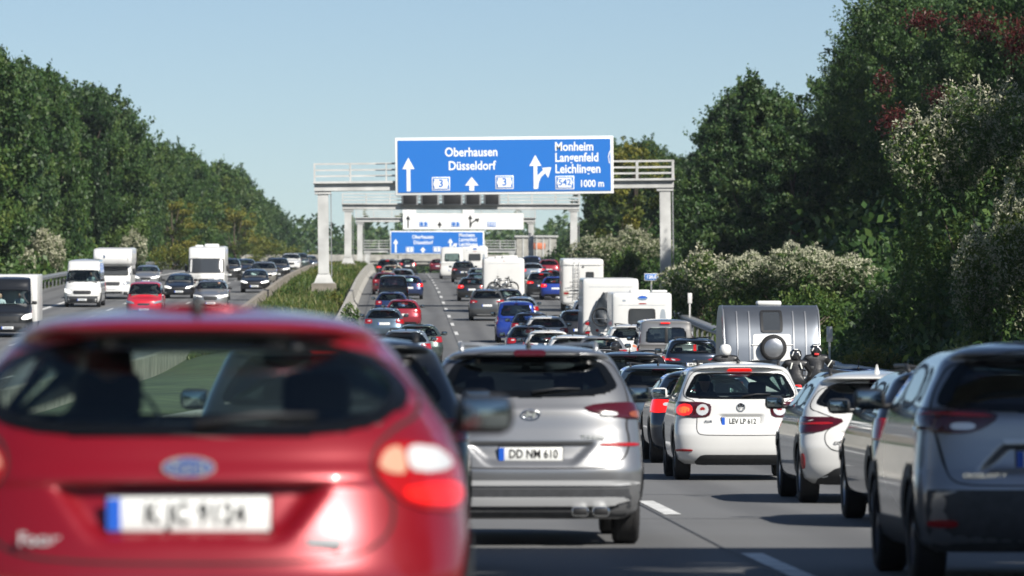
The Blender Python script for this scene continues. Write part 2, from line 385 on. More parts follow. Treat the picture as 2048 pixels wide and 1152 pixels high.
LOW = [(0.14, -0.1), (0.14, 0.62), (-0.12, 0.62), (-0.16, 0.55), (-0.16, -0.1)]
barrier('concrete_wall', -7.75, LOW, 60, 720, 6.0, CONCD, 'low weathered wall between the oncoming carriageway and the median', LEFT_UP)

def guard_rail(name, xc, side, d0, d1, label, up, depth=0.34, hh=0.78):
    """steel rail on posts; side = +1 when the road lies at smaller x"""
    root = empty(name, (xc, d0, rz(d0)), 0, label, 'guard rail')
    W = [(0, 0.02), (-0.06, 0.06), (-0.08, 0.12), (-0.02, 0.16), (-0.08, 0.20), (-0.06, 0.27), (0, 0.31), (depth, 0.31), (depth, 0.27), (0.02, 0.27), (0.02, 0.02)]
    d = d0; L_ = 4.0
    post = MB(); post.box((0.06*side, 0, hh*0.5 - 0.15), (0.10, 0.06, hh + 0.1)); pm = post.mesh('post'); pm.materials.append(GALVD)
    while d < d1:
        mb = MB(); n = len(W); vs = []
        for dd in (d, d + L_ - 0.02):
            for (a, z) in W: vs.append((a*side, dd - d0, rz(dd) + up - rz(d0) + hh - 0.31 + z))
        fs = [(j, (j+1) % n, n + (j+1) % n, n + j) for j in range(n)]
        mb.add(vs, fs, 0); mb.build('rail', GALV, root)
        link('post', pm, root, (0, d - d0 + 1.0, rz(d + 1.0) + up - rz(d0)))
        d += L_
guard_rail('guard_rail', 13.75, 1, 92, 560, 'wide grey steel guard rail along the shoulder below the flowering shrubs', -0.05)
guard_rail('guard_rail', -23.5, -1, 300, 620, 'thin grey steel guard rail below the woods beside the oncoming traffic', LEFT_UP)

def delineator(px, d, x, label, up=0.0):
    r = empty('delineator_post', (x, d, rz(d) + up), 0, label, 'road post', 'delineator posts')
    m = MB(); m.add([(-.06,-.05,-.1),(.06,-.05,-.1),(.06,.05,-.1),(-.06,.05,-.1),(-.06,-.05,1.0),(.06,-.05,1.08),(.06,.05,1.08),(-.06,.05,1.0)],
          [(3,2,1,0),(4,5,6,7),(0,1,5,4),(1,2,6,5),(2,3,7,6),(3,0,4,7)]); m.build('post', WHITEP, r)
    b = MB(); b.add([(-.064,-.054,.70),(.064,-.054,.76),(.064,.054,.76),(-.064,.054,.70),(-.064,-.054,.90),(.064,-.054,.97),(.064,.054,.97),(-.064,.054,.90)],
          [(3,2,1,0),(4,5,6,7),(0,1,5,4),(1,2,6,5),(2,3,7,6),(3,0,4,7)]); b.build('band', INK, r)
def marker_board(px, d, x, h, label):
    r = empty('marker_post', (x, d, rz(d)), 0, label, 'road post', 'white marker boards')
    m = MB(); m.box((0, 0, h*0.5 - 0.1), (0.07, 0.05, h + 0.2)); m.build('post', WHITEP, r)
    m = MB(); m.rbox((0, -0.04, h - 0.13), (0.20, 0.03, 0.50), 0.02); m.build('board', WHITEP, r)
delineator(102, 400, px_to_x(101, 400), 'white delineator post with black band beside the white van', LEFT_UP + 0.1)
delineator(333, 560, px_to_x(334, 560), 'white delineator post far off by the green bushes', LEFT_UP + 0.3)
marker_board(1363, 257, 13.9, 1.75, 'small white marker board behind the guard rail above the white caravan')
marker_board(1662, 175, 14.0, 1.7, 'small white marker board beside the silver caravan')
# kilometre board
d = 300.0; kx = px_to_x(1303, d)
kr = empty('kilometre_sign', (kx, d, rz(d)), 0, 'small blue kilometre sign with white numerals above the guard rail', 'sign')
zc = EYE + (VPY - 554)*d/F_PX - rz(d)
SIGNB = pbr('sign_blue', (0.008, 0.140, 0.50), 0.45, coat=0.15)
SIGNW = pbr('sign_white', (0.80, 0.81, 0.80), 0.45)
m = MB(); m.box((0, 0.05, zc*0.5), (0.08, 0.08, zc + 0.3)); m.build('post', GALV, kr)
m = MB(); m.rbox((0, 0, zc), (0.78, 0.03, 0.40), 0.01); bd = m.build('board', SIGNW, kr)
m = MB(); m.rbox((0, -0.012, zc), (0.72, 0.03, 0.34), 0.01); m.build('panel', SIGNB, bd)
text('lettering', '120,0', 0.26, SIGNW, bd, (0, -0.031, zc), bold=0.008)

# ------------------------------------------------------------------ sign gantries
GPAINT = pbr('gantry_paint', (0.46, 0.465, 0.455), 0.5, noise=0.22, nscale=0.9, bump=.1)
GDARK = pbr('gantry_dark_grey', (0.22, 0.23, 0.24), 0.55)  # dark grey finish of ladders and lane display housings
def arrow(mb, x, z0, z1, w, hw, hl, y, t=0.01):
    """upright arrow: shaft width w, head width hw, head length hl"""
    pts = [(x-w/2, z0), (x+w/2, z0), (x+w/2, z1-hl), (x+hw/2, z1-hl), (x, z1), (x-hw/2, z1-hl), (x-w/2, z1-hl)]
    n = len(pts); vs = [(a, y-t, b) for a, b in pts] + [(a, y, b) for a, b in pts]
    mb.add(vs, [tuple(range(n))] + [(j, n+j, n+(j+1) % n, (j+1) % n) for j in range(n)], 0)
def ribbon(mb, pts, w, y, t=0.01):
    P = [Vector((a, 0, b)) for a, b in pts]; vs = []
    for i, p in enumerate(P):
        t_ = P[min(i+1, len(P)-1)] - P[max(i-1, 0)]; t_.normalize(); nrm = Vector((-t_.z, 0, t_.x))*w/2
        vs += [(p.x+nrm.x, y-t, p.z+nrm.z), (p.x-nrm.x, y-t, p.z-nrm.z)]
    mb.add(vs, [(2*i, 2*i+1, 2*i+3, 2*i+2) for i in range(len(P)-1)], 0)

def gantry(d, label, beam_lo, rail_top, xl=-4.3, xr=15.3, sign=None, cols=True, tilt=0.0, foot=1.1, vms=None):
    zr_ = rz(d); g = empty('sign_gantry', (0, d, zr_), 0, label, 'gantry', 'overhead sign gantries')
    if tilt: g.rotation_euler = (0, -R(tilt), 0)
    bh = 0.42
    for x in (xl, xr):
        f0 = foot if x < 0 else 0.35
        m = MB()
        m.box((x, 0, (f0 + 0.55 + beam_lo)/2), (0.62, 0.62, beam_lo - f0 - 0.55))
        m.box((x, 0, f0 + 0.30), (1.15, 0.9, 0.60), taper=0.56)
        m.box((x, 0, f0 + 0.02), (1.25, 1.0, 0.06))
        m.box((x, 0, beam_lo - 0.10), (0.95, 0.75, 0.16))
        c = m.build('column', GPAINT, g)
        m = MB(); m.box((x, 0, f0*0.5 - 0.3), (1.42, 1.4, f0 + 0.6)); m.build('foundation', CONCD, g)
        # ladder on the outer side
        m = MB()
        for s_ in (-0.22, 0.22): m.box((x + 0.45, s_, (f0 + beam_lo)/2 + 0.2), (0.05, 0.05, beam_lo - f0 - 0.4))
        zz = f0 + 0.4
        while zz < beam_lo - 0.2: m.box((x + 0.45, 0, zz), (0.03, 0.44, 0.03)); zz += 0.33
        m.build('ladder', GDARK, c)
    m = MB(); m.box(((xl+xr)/2, 0, beam_lo + bh/2), (xr - xl + 1.0, 0.9, bh)); bm_ = m.build('beam', GPAINT, g)
    m = MB(); m.box(((xl+xr)/2, 0, beam_lo + bh + 0.06), (xr - xl + 1.1, 1.35, 0.12)); m.build('walkway', GPAINT, g)
    wz = beam_lo + bh + 0.12
    for y_ in (-0.62, 0.62):
        for k in range(11):
            xx = xl - 0.48 + (xr - xl + 0.96)*k/10
            m = MB(); m.box((xx, y_, (wz + rail_top)/2), (0.09, 0.05, rail_top - wz)); m.build('rail_post', GPAINT, g)
        for f_ in (0.33, 0.66, 1.0):
            m = MB(); m.box(((xl+xr)/2, y_ + 0.03, wz + (rail_top - wz)*f_ - 0.02), (xr - xl + 1.0, 0.045, 0.06)); m.build('handrail', GPAINT, g)
    if vms:
        for (x0, x1, z0, z1) in vms:
            m = MB(); m.rbox(((x0+x1)/2, -0.95, (z0+z1)/2), (x1-x0, 0.6, z1-z0), 0.12); h = m.build('lane_display', GDARK, g)
            m = MB(); m.rbox(((x0+x1)/2, -1.27, (z0+z1)/2), (x1-x0-0.3, 0.04, z1-z0-0.25), 0.03); m.build('screen', INK, h)
    return g

def sign_panel(g, d, x0, x1, zb, zt, s, face, ink, name='sign_panel', y=-0.9):
    m = MB(); m.rbox(((x0+x1)/2, y + 0.06, (zb+zt)/2), (x1-x0, 0.10, zt-zb), 0.03); p = m.build(name, ink if face is SIGNB else GPAINT, g)
    b = 0.16 if face is SIGNB else 0.05
    m = MB(); m.box(((x0+x1)/2, y, (zb+zt)/2), (x1-x0-2*b, 0.06, zt-zb-2*b)); m.build('face', face, p)
    for k in range(4):
        xx = x0 + (x1-x0)*(k+0.5)/4
        mm = MB(); mm.box((xx, y + 0.2, (zb+zt)/2), (0.14, 0.2, zt-zb-0.2)); mm.build('bracket', GPAINT, p)
    return p
def route_badge(p, x, z, w, h, txt, y, bg, fg, size):
    m = MB(); m.rbox((x, y, z), (w, 0.02, h), 0.05); b = m.build('route_badge', fg, p)
    m = MB(); m.rbox((x, y - 0.006, z), (w - 0.10, 0.02, h - 0.10), 0.05); m.build('badge_field', bg, p)
    k = h*0.30
    m = MB(); m.add([(x - w*0.42, y - 0.02, z + h*0.36), (x + w*0.42, y - 0.02, z + h*0.36), (x + w*0.34, y - 0.02, z + k), (x + w*0.42, y-0.02, z), (x + w*0.34, y-0.02, z - k), (x + w*0.42, y - 0.02, z - h*0.36), (x - w*0.42, y - 0.02, z - h*0.36), (x - w*0.34, y - 0.02, z - k), (x - w*0.42, y-0.02, z), (x - w*0.34, y - 0.02, z + k)], [tuple(range(10))])
    m.build('badge_shape', fg, p)
    text('lettering', txt, size, bg, p, (x, y - 0.026, z), bold=size*0.02)
def big_sign(g, d, s, px0, px1, py0, py1, blurred=False):
    """blue direction sign; positions come from its own layout in units of the panel"""
    zr_ = rz(d)
    X = lambda px: (px - VPX)/s
    Z = lambda py: EYE + (VPY - py)/s - zr_
    x0, x1, zt, zb = X(px0), X(px1), Z(py0), Z(py1)
    p = sign_panel(g, d, x0, x1, zb, zt, s, SIGNB, SIGNW)
    W, H = x1 - x0, zt - zb; y = -0.93 - 0.005
    u = lambda f: x0 + W*f
    v = lambda f: zt - H*f
    cap = H*0.215
    for t, fx, fy in (('Oberhausen', .349, .265), ('Düsseldorf', .351, .500)):
        text('lettering', t, cap, SIGNW, p, (u(fx), y, v(fy)), bold=cap*0.020, squeeze=0.86)
    for t, fy in (('Monheim', .185), ('Langenfeld', .375), ('Leichlingen', .572)):
        text('lettering', t, cap, SIGNW, p, (u(.731), y, v(fy)), bold=cap*0.020, align='LEFT', squeeze=0.83)
    text('lettering', '1000 m', cap*0.80, SIGNW, p, (u(.900), y, v(.83)), bold=cap*0.016, squeeze=0.82)
    m = MB(); arrow(m, u(.061), v(.93), v(.345), W*0.017, W*0.055, H*0.20, y); m.build('arrow', SIGNW, p)
    m = MB(); arrow(m, u(.350), v(.93), v(.690), W*0.022, W*0.062, H*0.15, y); m.build('arrow', SIGNW, p)
    m = MB(); arrow(m, u(.642), v(.91), v(.32), W*0.017, W*0.055, H*0.19, y); m.build('arrow', SIGNW, p)
    m = MB(); ribbon(m, [(u(.645), v(.90)), (u(.648), v(.80)), (u(.660), v(.69)), (u(.680), v(.615)), (u(.694), v(.585))], W*0.017, y - 0.002)
    a = [(u(.715), v(.535)), (u(.672), v(.545)), (u(.700), v(.72))]
    m.add([(q[0], y - 0.014, q[1]) for q in a], [(0, 1, 2)]); m.build('arrow', SIGNW, p)
    route_badge(p, u(.209), v(.805), W*0.083, H*0.235, '3', y, SIGNB, SIGNW, cap*0.85)
    route_badge(p, u(.500), v(.790), W*0.083, H*0.235, '3', y, SIGNB, SIGNW, cap*0.85)
    route_badge(p, u(.776), v(.805), W*0.086, H*0.235, '542', y, SIGNB, SIGNW, cap*0.70)
    return p

D1, D2, D3, D4 = 311.0, 470.0, 617.0, 740.0
S1, S2, S3, S4 = (F_PX/d for d in (D1, D2, D3, D4))
ZG = lambda py, d: EYE + (VPY - py)*d/F_PX - rz(d)
g1 = gantry(D1, 'nearest grey gantry carrying the big blue direction sign', ZG(381, D1), ZG(326, D1), -4.25, 15.45, tilt=0.6, foot=1.48)
p1 = big_sign(g1, D1, S1, 793, 1229, 277, 392)
# hand-made stroke after the second place name, as on the sign
m = MB(); ribbon(m, [((1222-VPX)/S1, ZG(307, D1)), ((1219-VPX)/S1, ZG(318, D1)), ((1221-VPX)/S1, ZG(332, D1))], 0.05, -0.94); m.build('lettering', SIGNW, p1)
vms = []
for a, b in ((803, 836), (841, 878), (884, 925), (929, 962), (967, 1000)):
    vms.append(((a-VPX)/S2, (b-VPX)/S2, ZG(412, D2), ZG(378, D2)))
g2 = gantry(D2, 'second grey gantry with dark lane displays behind the big blue sign', ZG(419, D2), ZG(387, D2), -4.35, 15.3, vms=vms)
g3 = gantry(D3, 'third grey gantry carrying the white sign with black arrows', ZG(444, D3), ZG(421, D3), -4.35, 15.2, foot=0.9)
p3 = sign_panel(g3, D3, (805-VPX)/S3, (1047-VPX)/S3, ZG(460, D3), ZG(427, D3), S3, SIGNW, INK)
for a, b in ((925, 948), (805, 832)):
    m = MB(); m.box(((a+b)/2/S3 - VPX/S3, -0.84, (ZG(427, D3) + ZG(416, D3))/2), ((b-a)/S3, 0.1, ZG(416, D3) - ZG(427, D3))); m.build('upper_plate', SIGNW, p3)
for x_, z0, z1 in ((816, 456, 431), (879, 456, 443), (940, 456, 430)):
    m = MB(); arrow(m, (x_-VPX)/S3, ZG(z0, D3), ZG(z1, D3), 0.16, 0.55, 0.5, -0.935); m.build('arrow', INK, p3)
m = MB(); ribbon(m, [((941-VPX)/S3, ZG(453, D3)), ((943-VPX)/S3, ZG(446, D3)), ((951-VPX)/S3, ZG(441, D3))], 0.16, -0.938)
m.add([((959-VPX)/S3, -0.95, ZG(437, D3)), ((949-VPX)/S3, -0.95, ZG(438, D3)), ((955-VPX)/S3, -0.95, ZG(446, D3))], [(0, 1, 2)]); m.build('arrow', INK, p3)
for x_, t in ((847, '3'), (911, '3'), (983, '542')):
    route_badge(p3, (x_-VPX)/S3, ZG(449, D3), 1.05, 0.60, t, -0.94, SIGNW, SIGNB, 0.5)
g4 = gantry(D4, 'farthest grey gantry carrying the small blue direction sign low over the traffic', ZG(505, D4), ZG(481, D4), -4.2, 15.6, foot=0.9)
big_sign(g4, D4, S4, 780, 968, 462, 509)
# the gantry just behind the photographer's view: its sign board throws the straight band of shade across the lanes
g0 = gantry(34.2, 'gantry above the foreground whose sign shades the road', 6.5, 8.0, -4.3, 15.3)
sign_panel(g0, 34.2, -3.5, 13.6, 6.45, 9.9, 1.0, SIGNB, SIGNW)

# overpass far ahead
d = 850.0; br = empty('overpass', (0, d, rz(d)), 0, 'pale concrete road bridge crossing far behind the last gantry', 'bridge')
z1 = ZG(512, d); z0 = ZG(526, d)
m = MB(); m.box((2, 8, (z0+z1)/2 - 0.3), (120, 16, (z1-z0)*0.75)); m.build('deck', CONCR, br)
for k in range(15):
    m = MB(); m.box((-52 + k*8.0, -0.1, z1 - 0.3), (7.9, 0.3, 1.0)); m.build('parapet', CONCR, br)
for x in (-26, -5.2, 17, 34):
    m = MB(); m.box((x, 8, (z0 - 1.0)/2), (1.2, 14, z0 + 1.0)); m.build('pier', CONCD, br)
for x in (-45, 52):
    m = MB(); m.box((x, 8, z0/2 - 0.5), (36, 18, z0 + 0.6)); m.build('abutment', CONCD, br)
# pale building beyond the trees
d = 780.0; bx = px_to_x(1073, d); bw = 80*d/F_PX
hb = empty('warehouse', (bx, d, rz(d)), 0, 'pale flat building with an orange mark beyond the gantries', 'building')
ht = ZG(474, d)
m = MB(); m.box((0, 4, ht/2), (bw, 8, ht)); wl_ = m.build('wall', CONCR, hb)
m = MB(); m.box((0, 4, ht + 0.1), (bw + 0.5, 8.5, 0.25)); m.build('roof', GPAINT, hb)
ORANGE = pbr('orange_paint', (0.55, 0.16, 0.07), 0.6)
m = MB(); m.rbox((0.3, -0.03, ht - 1.3), (1.9, 0.06, 0.9), 0.3); m.build('emblem', ORANGE, hb)
for k in range(5):
    m = MB(); m.box((-bw/2 + (k+1)*bw/6, -0.06, ht/2), (0.18, 0.1, ht - 0.3)); m.build('pilaster', GPAINT, hb)
# ------------------------------------------------------------------ vegetation
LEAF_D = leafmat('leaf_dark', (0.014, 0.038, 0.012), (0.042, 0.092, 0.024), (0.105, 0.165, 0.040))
LEAF_M = leafmat('leaf_mid', (0.022, 0.058, 0.014), (0.064, 0.128, 0.028), (0.150, 0.195, 0.044))
LEAF_B = leafmat('leaf_blue_green', (0.018, 0.048, 0.018), (0.054, 0.108, 0.034), (0.110, 0.160, 0.050))
LEAF_Y = leafmat('leaf_yellow_green', (0.050, 0.080, 0.016), (0.120, 0.150, 0.026), (0.240, 0.220, 0.040))
LEAF_R = leafmat('leaf_red', (0.045, 0.010, 0.010), (0.095, 0.018, 0.018), (0.130, 0.050, 0.024))
BLOOM = leafmat('blossom_cream', (0.20, 0.22, 0.13), (0.36, 0.37, 0.25), (0.52, 0.51, 0.38), 0.3)
GRASSM = leafmat('grass_blade', (0.045, 0.090, 0.016), (0.095, 0.140, 0.028), (0.26, 0.24, 0.10), 0.4)
BARK = pbr('bark', (0.075, 0.058, 0.044), 0.9, noise=0.4, nscale=5, bump=0.5, bscale=18)

def leaf_quads(P, size, rng, up_bias=0.3, aspect=0.55):
    n = len(P); u = rng.normal(size=(n, 3)); u[:, 2] -= 0.35; u /= np.linalg.norm(u, axis=1)[:, None]
    nn = rng.normal(size=(n, 3)); nn[:, 2] += up_bias*2
    v = np.cross(nn, u); v /= (np.linalg.norm(v, axis=1)[:, None] + 1e-9)
    s = (size*rng.uniform(0.6, 1.35, n))[:, None]
    V = np.empty((n, 4, 3)); V[:, 0] = P - u*s; V[:, 1] = P + v*s*aspect; V[:, 2] = P + u*s; V[:, 3] = P - v*s*aspect
    return V.reshape(-1, 3), np.arange(n*4).reshape(-1, 4)

def clump_cloud(rng, centres, radii, n_each, flat=0.75):
    P = []; T = []
    for c, r_, k in zip(centres, radii, n_each):
        q = rng.normal(size=(k, 3)); q /= np.linalg.norm(q, axis=1)[:, None]
        q *= (r_*rng.uniform(0.35, 1.0, k)**0.6)[:, None]; q[:, 2] *= flat
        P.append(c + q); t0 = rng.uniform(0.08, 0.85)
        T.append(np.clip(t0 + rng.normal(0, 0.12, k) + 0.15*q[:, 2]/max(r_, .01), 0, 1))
    return np.concatenate(P), np.concatenate(T)

def crown(seed, form, n, leaf, mat, name='crown', clumps=90):
    """unit tree 10 m tall; form 'round' | 'tall' | 'cone'"""
    rng = np.random.default_rng(seed); C = []; Rr = []
    lob = rng.uniform(0, 2*math.pi, 4)
    while len(C) < clumps:
        z = rng.uniform(0.0, 1.0); th = rng.uniform(0, 2*math.pi)
        if form == 'round': w = 2.9*math.sqrt(max(0.0, 1 - (2*(z-0.46))**2*0.82))
        elif form == 'tall': w = 2.1*math.sqrt(max(0.02, 1 - (2*(z-0.42))**2*0.78))
        else: w = 2.5*(1 - z)**0.75 + 0.15
        w *= 1 + 0.22*math.sin(2*th + lob[0] + 3*z) + 0.16*math.sin(5*th + lob[1] + 6*z)
        rr = w*math.sqrt(rng.uniform(0.25, 1.0)); zz = 1.2 + 8.5*z
        C.append((math.cos(th)*rr, math.sin(th)*rr, zz)); Rr.append(rng.uniform(0.45, 0.95)*(0.75 if form == 'cone' else 1.0)*(1 - 0.35*z))
    C = np.array(C); Rr = np.array(Rr); k = np.maximum(8, (n*Rr**2/np.sum(Rr**2)).astype(int))
    P, T = clump_cloud(rng, C, Rr, k)
    # stray twigs poking out of the outline
    m = n//8; idx = rng.integers(0, len(C), m); d = C[idx]*np.array([1, 1, 0.0]); d[:, 2] += 1.4
    d /= np.linalg.norm(d, axis=1)[:, None] + 1e-9; Q = C[idx] + d*(Rr[idx]*rng.uniform(0.8, 2.1, m)*rng.uniform(.5, 1, len(C))[idx])[:, None] + rng.normal(0, 0.10, (m, 3))
    P = np.concatenate([P, Q]); T = np.concatenate([T, rng.uniform(0.3, 0.7, m)])
    V, Fq = leaf_quads(P, leaf, rng)
    return np_mesh(name, V, Fq, mat, False, T), C
def trunk_mesh(seed, C):
    rng = random.Random(seed); mb = MB()
    top = 8.6; pts = []; rad = []
    for k in range(7):
        t = k/6; pts.append((rng.uniform(-.12, .12)*t*2, rng.uniform(-.12, .12)*t*2, -0.4 + (top + 0.4)*t)); rad.append(0.20*(1-t)**0.8 + 0.02)
    mb.tube(pts, rad, 7)
    for k in range(9):
        c = C[rng.randrange(len(C))]; z0 = max(1.0, c[2]*0.55)
        a = Vector((0, 0, z0)); b = Vector(c); mid = (a + b)/2 + Vector((0, 0, -0.25))
        mb.tube([a, mid, b], [0.07, 0.045, 0.015], 5)
    me = mb.mesh('trunk'); me.materials.append(BARK); return me
PROTO = []
for i, (form, n, lf, mat, cl) in enumerate([('round', 21000, .12, LEAF_D, 130), ('tall', 19000, .12, LEAF_M, 120), ('round', 21000, .12, LEAF_B, 140),
                                            ('cone', 20000, .11, LEAF_B, 170), ('tall', 19000, .12, LEAF_D, 120), ('round', 20000, .12, LEAF_M, 150)]):
    me, C = crown(100 + i, form, n, lf, mat, clumps=cl); PROTO.append((me, trunk_mesh(i, C)))
HI = []
for i, (form, n, lf, mat, cl) in enumerate([('round', 60000, .066, LEAF_D, 190), ('round', 60000, .066, LEAF_B, 200), ('tall', 50000, .066, LEAF_M, 170)]):
    me, C = crown(200 + i, form, n, lf, mat, clumps=cl); HI.append((me, trunk_mesh(20 + i, C)))
YEL, CY = crown(300, 'round', 6000, .14, LEAF_Y, clumps=60); YT = trunk_mesh(31, CY)
trng = random.Random(5)
def ordn(i):
    a = ['first', 'second', 'third', 'fourth', 'fifth', 'sixth', 'seventh', 'eighth', 'ninth', 'tenth', 'eleventh', 'twelfth', 'thirteenth', 'fourteenth', 'fifteenth', 'sixteenth', 'seventeenth', 'eighteenth', 'nineteenth']
    t = {2: 'twent', 3: 'thirt', 4: 'fort', 5: 'fift', 6: 'sixt', 7: 'sevent', 8: 'eight', 9: 'ninet'}
    if i < 19: return a[i]
    n = i + 1; return t[n//10] + ('ieth' if n % 10 == 0 else 'y-' + a[n % 10 - 1])
def tree(x, d, h, proto, label, group, wide=1.0, z=None, name='broadleaf_tree'):
    z0 = ground_z(x, d) if z is None else z
    e = empty(name, (x, d, z0), trng.uniform(0, 6.28), label, 'tree', group); s = h/10.9; e.scale = (s*wide, s*wide, s)
    link('crown', proto[0], e); link('trunk', proto[1], e)
    return e
ytop_l = lambda px: float(np.interp(px, [-400, 0, 100, 180, 245, 262, 310, 350, 400, 450, 500, 540, 562, 580, 640], [-90, 78, 108, 150, 168, 246, 276, 270, 298, 310, 345, 385, 425, 447, 450]))
ytop_r = lambda px: float(np.interp(px, [1080, 1150, 1200, 1260, 1300, 1340, 1390, 1415, 1450, 1510, 1560, 1600, 1626, 1640, 1690, 1740, 2048, 2600], [300, 285, 268, 270, 258, 292, 305, 240, 170, 118, 170, 205, 235, 150, 40, -60, -140, -200]))
def fit_h(x, d, yt_f, wide, extra=0.0):
    """tallest height whose crown stays under the skyline on both flanks"""
    px = VPX + x*F_PX/d; best = h_for(x, d, yt_f(px) + extra)
    for _ in range(4):
        r_ = 0.27*best*wide*F_PX/d
        lim = [h_for(x, d, yt_f(px + t*r_) + extra)/(1 - 0.42*abs(t)**1.5) for t in (-.95, -.6, -.3, 0, .3, .6, .95)]
        best = min([best] + lim)
    return best
def h_for(x, d, yt):
    return (VPY - yt)*d/F_PX + EYE - ground_z(x, d)
LG = 'trees of the wood beside the oncoming carriageway'; RG = 'trees of the wood beside the jammed carriageway'
d = 345.0; i = 0
while d < 1290:
    x = -28.5 + trng.uniform(-1.6, 1.6); px = VPX + x*F_PX/d
    h = fit_h(x, d, ytop_l, .72, trng.choice([-14, -6, 0, 10, 26, 52, 70])*min(1.0, 480/d)); p = PROTO[trng.choice([0, 1, 2, 4, 5, 1, 4, 3])]
    lab = 'dark green broadleaf tree standing behind the front row of the oncoming wood'
    tree(x, d, max(h, 9), p, ordn(i) + ' front-row tree of the oncoming wood counted from the picture edge', LG, trng.uniform(.66, .9))
    if d < 1000:
        x2 = x - trng.uniform(6, 9); px2 = VPX + x2*F_PX/(d+4)
        tree(x2, d + 4, max(9, fit_h(x2, d+4, ytop_l, .9, trng.uniform(10, 50))), PROTO[trng.choice([0, 2, 4, 5])], lab, LG, 1.0)
    d += 8.0 + d*0.008; i += 1
for px, yt, d, w, lab in ((345, 385, 610, 1.2, 'yellowing tree in the wood above the silver oncoming car'), (470, 400, 760, 1.0, 'yellow-green tree near the end of the oncoming wood'), (545, 475, 900, 2.2, 'low bright yellow-green tree at the end of the oncoming wood'), (660, 300, 0, 0, '')):
    if d: tree(px_to_x(px, d), d, max(4.0, h_for(px_to_x(px, d), d, yt)), (YEL, YT), lab, None, w*1.15)
d = 236.0; ir = 0; nn = 0
while d < 640:
    x = 28.0 + trng.uniform(-1.2, 1.2) - max(0.0, d - 360)*0.016; px = VPX + x*F_PX/d
    yt = ytop_r(px) + trng.choice([0, 0, 12, 30])*min(1.0, 300/d)
    near = d < 365
    p = HI[trng.choice([0, 1])] if near else PROTO[trng.choice([0, 2, 4])]
    lab = ('%s tall dark front-row tree of the roadside wood counted from the picture edge' if near else '%s dark tree along the roadside wood past the pointed tree') % ordn(ir if near else ir - nn); ir += 1; nn = ir if near else nn
    if True: tree(x, d, max(5.0, min(27, fit_h(x, d, ytop_r, .85, yt - ytop_r(px)))), p, lab, RG, .85)
    x2 = x + trng.uniform(5, 8); px2 = VPX + x2*F_PX/(d+4)
    tree(x2, d + 4, max(5, min(13 if d < 330 else 20, fit_h(x2, d + 4, ytop_r, .95, 15))), PROTO[trng.choice([0, 2, 4])], 'dark tree in the second row behind the roadside wood', RG, .95)
    d += 6.5 + d*0.008
# the pointed tree between the gantry column and the tall dark trees, with lower neighbours
for px, yt, d, pr, w, lab in ((1510, 112, 300, 3, .95, 'pointed tall tree rising above the white flowering hedge'), (1440, 215, 322, 3, 1.0, 'lower pointed tree beside the tall pointed one'),
                              (1585, 205, 285, 2, 1.0, 'rounded tree between the pointed tree and the dark giant'), (1400, 320, 345, 4, 1.0, 'slim dark tree just beyond the gantry column')):
    x = px_to_x(px, d); tree(x, d, h_for(x, d, yt), PROTO[pr], lab, RG, w)
# weeping pale tree beside the gantry and unseen trees added to shade the crossover, caravan and bushes
x = px_to_x(1270, 420); tree(x, 420, h_for(x, 420, 262), (YEL, PROTO[1][1]), 'pale olive drooping tree framed by the gantry column', RG, 1.0)
for d in (14.5, 18.5):
    tree(17.5, d, 24.0, PROTO[0], 'unseen tree beside the foreground lanes added to shade the crossover', RG, .55)
tree(29.5, 177, 23.5, PROTO[1], 'tall tree out of view whose branches shade the white caravan', RG, .42)
for d in (128, 140, 151, 161, 171):
    tree(27.5, d, 19.0, PROTO[0], 'tree out of view that shades the bushes below the creeper', RG, .8)
for k in range(14):  # unseen trees added for reflections in mirrors and car paint
    tree(30 + trng.uniform(-3, 3), -18 - k*13, 13.0, PROTO[k % 3], 'tree beside the road behind the viewer', RG, 1.2)
    tree(-34 + trng.uniform(-3, 3), 12 - k*13, 15.0, PROTO[k % 3], 'tree beside the road behind the viewer', RG, 1.3)

# creeper with cream blossom and red leaves on the near trees
def spray_cloud(name, blobs, n, leaf, mat, seed, label=None, cat=None, parent=None, shell=0.75, group=None):
    rng = np.random.default_rng(seed); P = []; T = []
    vol = np.array([b[3]*b[4] for b in blobs]); cnt = (n*vol/vol.sum()).astype(int)
    for (x, y, z, rx, rz_), k in zip(blobs, cnt):
        q = rng.normal(size=(k, 3)); q /= np.linalg.norm(q, axis=1)[:, None]; q *= (rng.uniform(shell, 1.06, k)**1.0)[:, None]
        bump = 1 + 0.20*np.sin(q[:, 0]*9 + x) * np.sin(q[:, 2]*8 + z) + 0.10*np.sin(q[:, 1]*17 + q[:, 2]*13)
        q *= bump[:, None]
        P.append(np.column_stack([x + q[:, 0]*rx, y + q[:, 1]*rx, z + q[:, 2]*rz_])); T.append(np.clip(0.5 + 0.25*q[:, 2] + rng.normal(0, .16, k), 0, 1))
    P = np.concatenate(P); T = np.concatenate(T); V, Fq = leaf_quads(P, leaf, rng, 0.5, 0.4)
    me = np_mesh(name, V, Fq, mat, False, T)
    return link(name, me, parent)
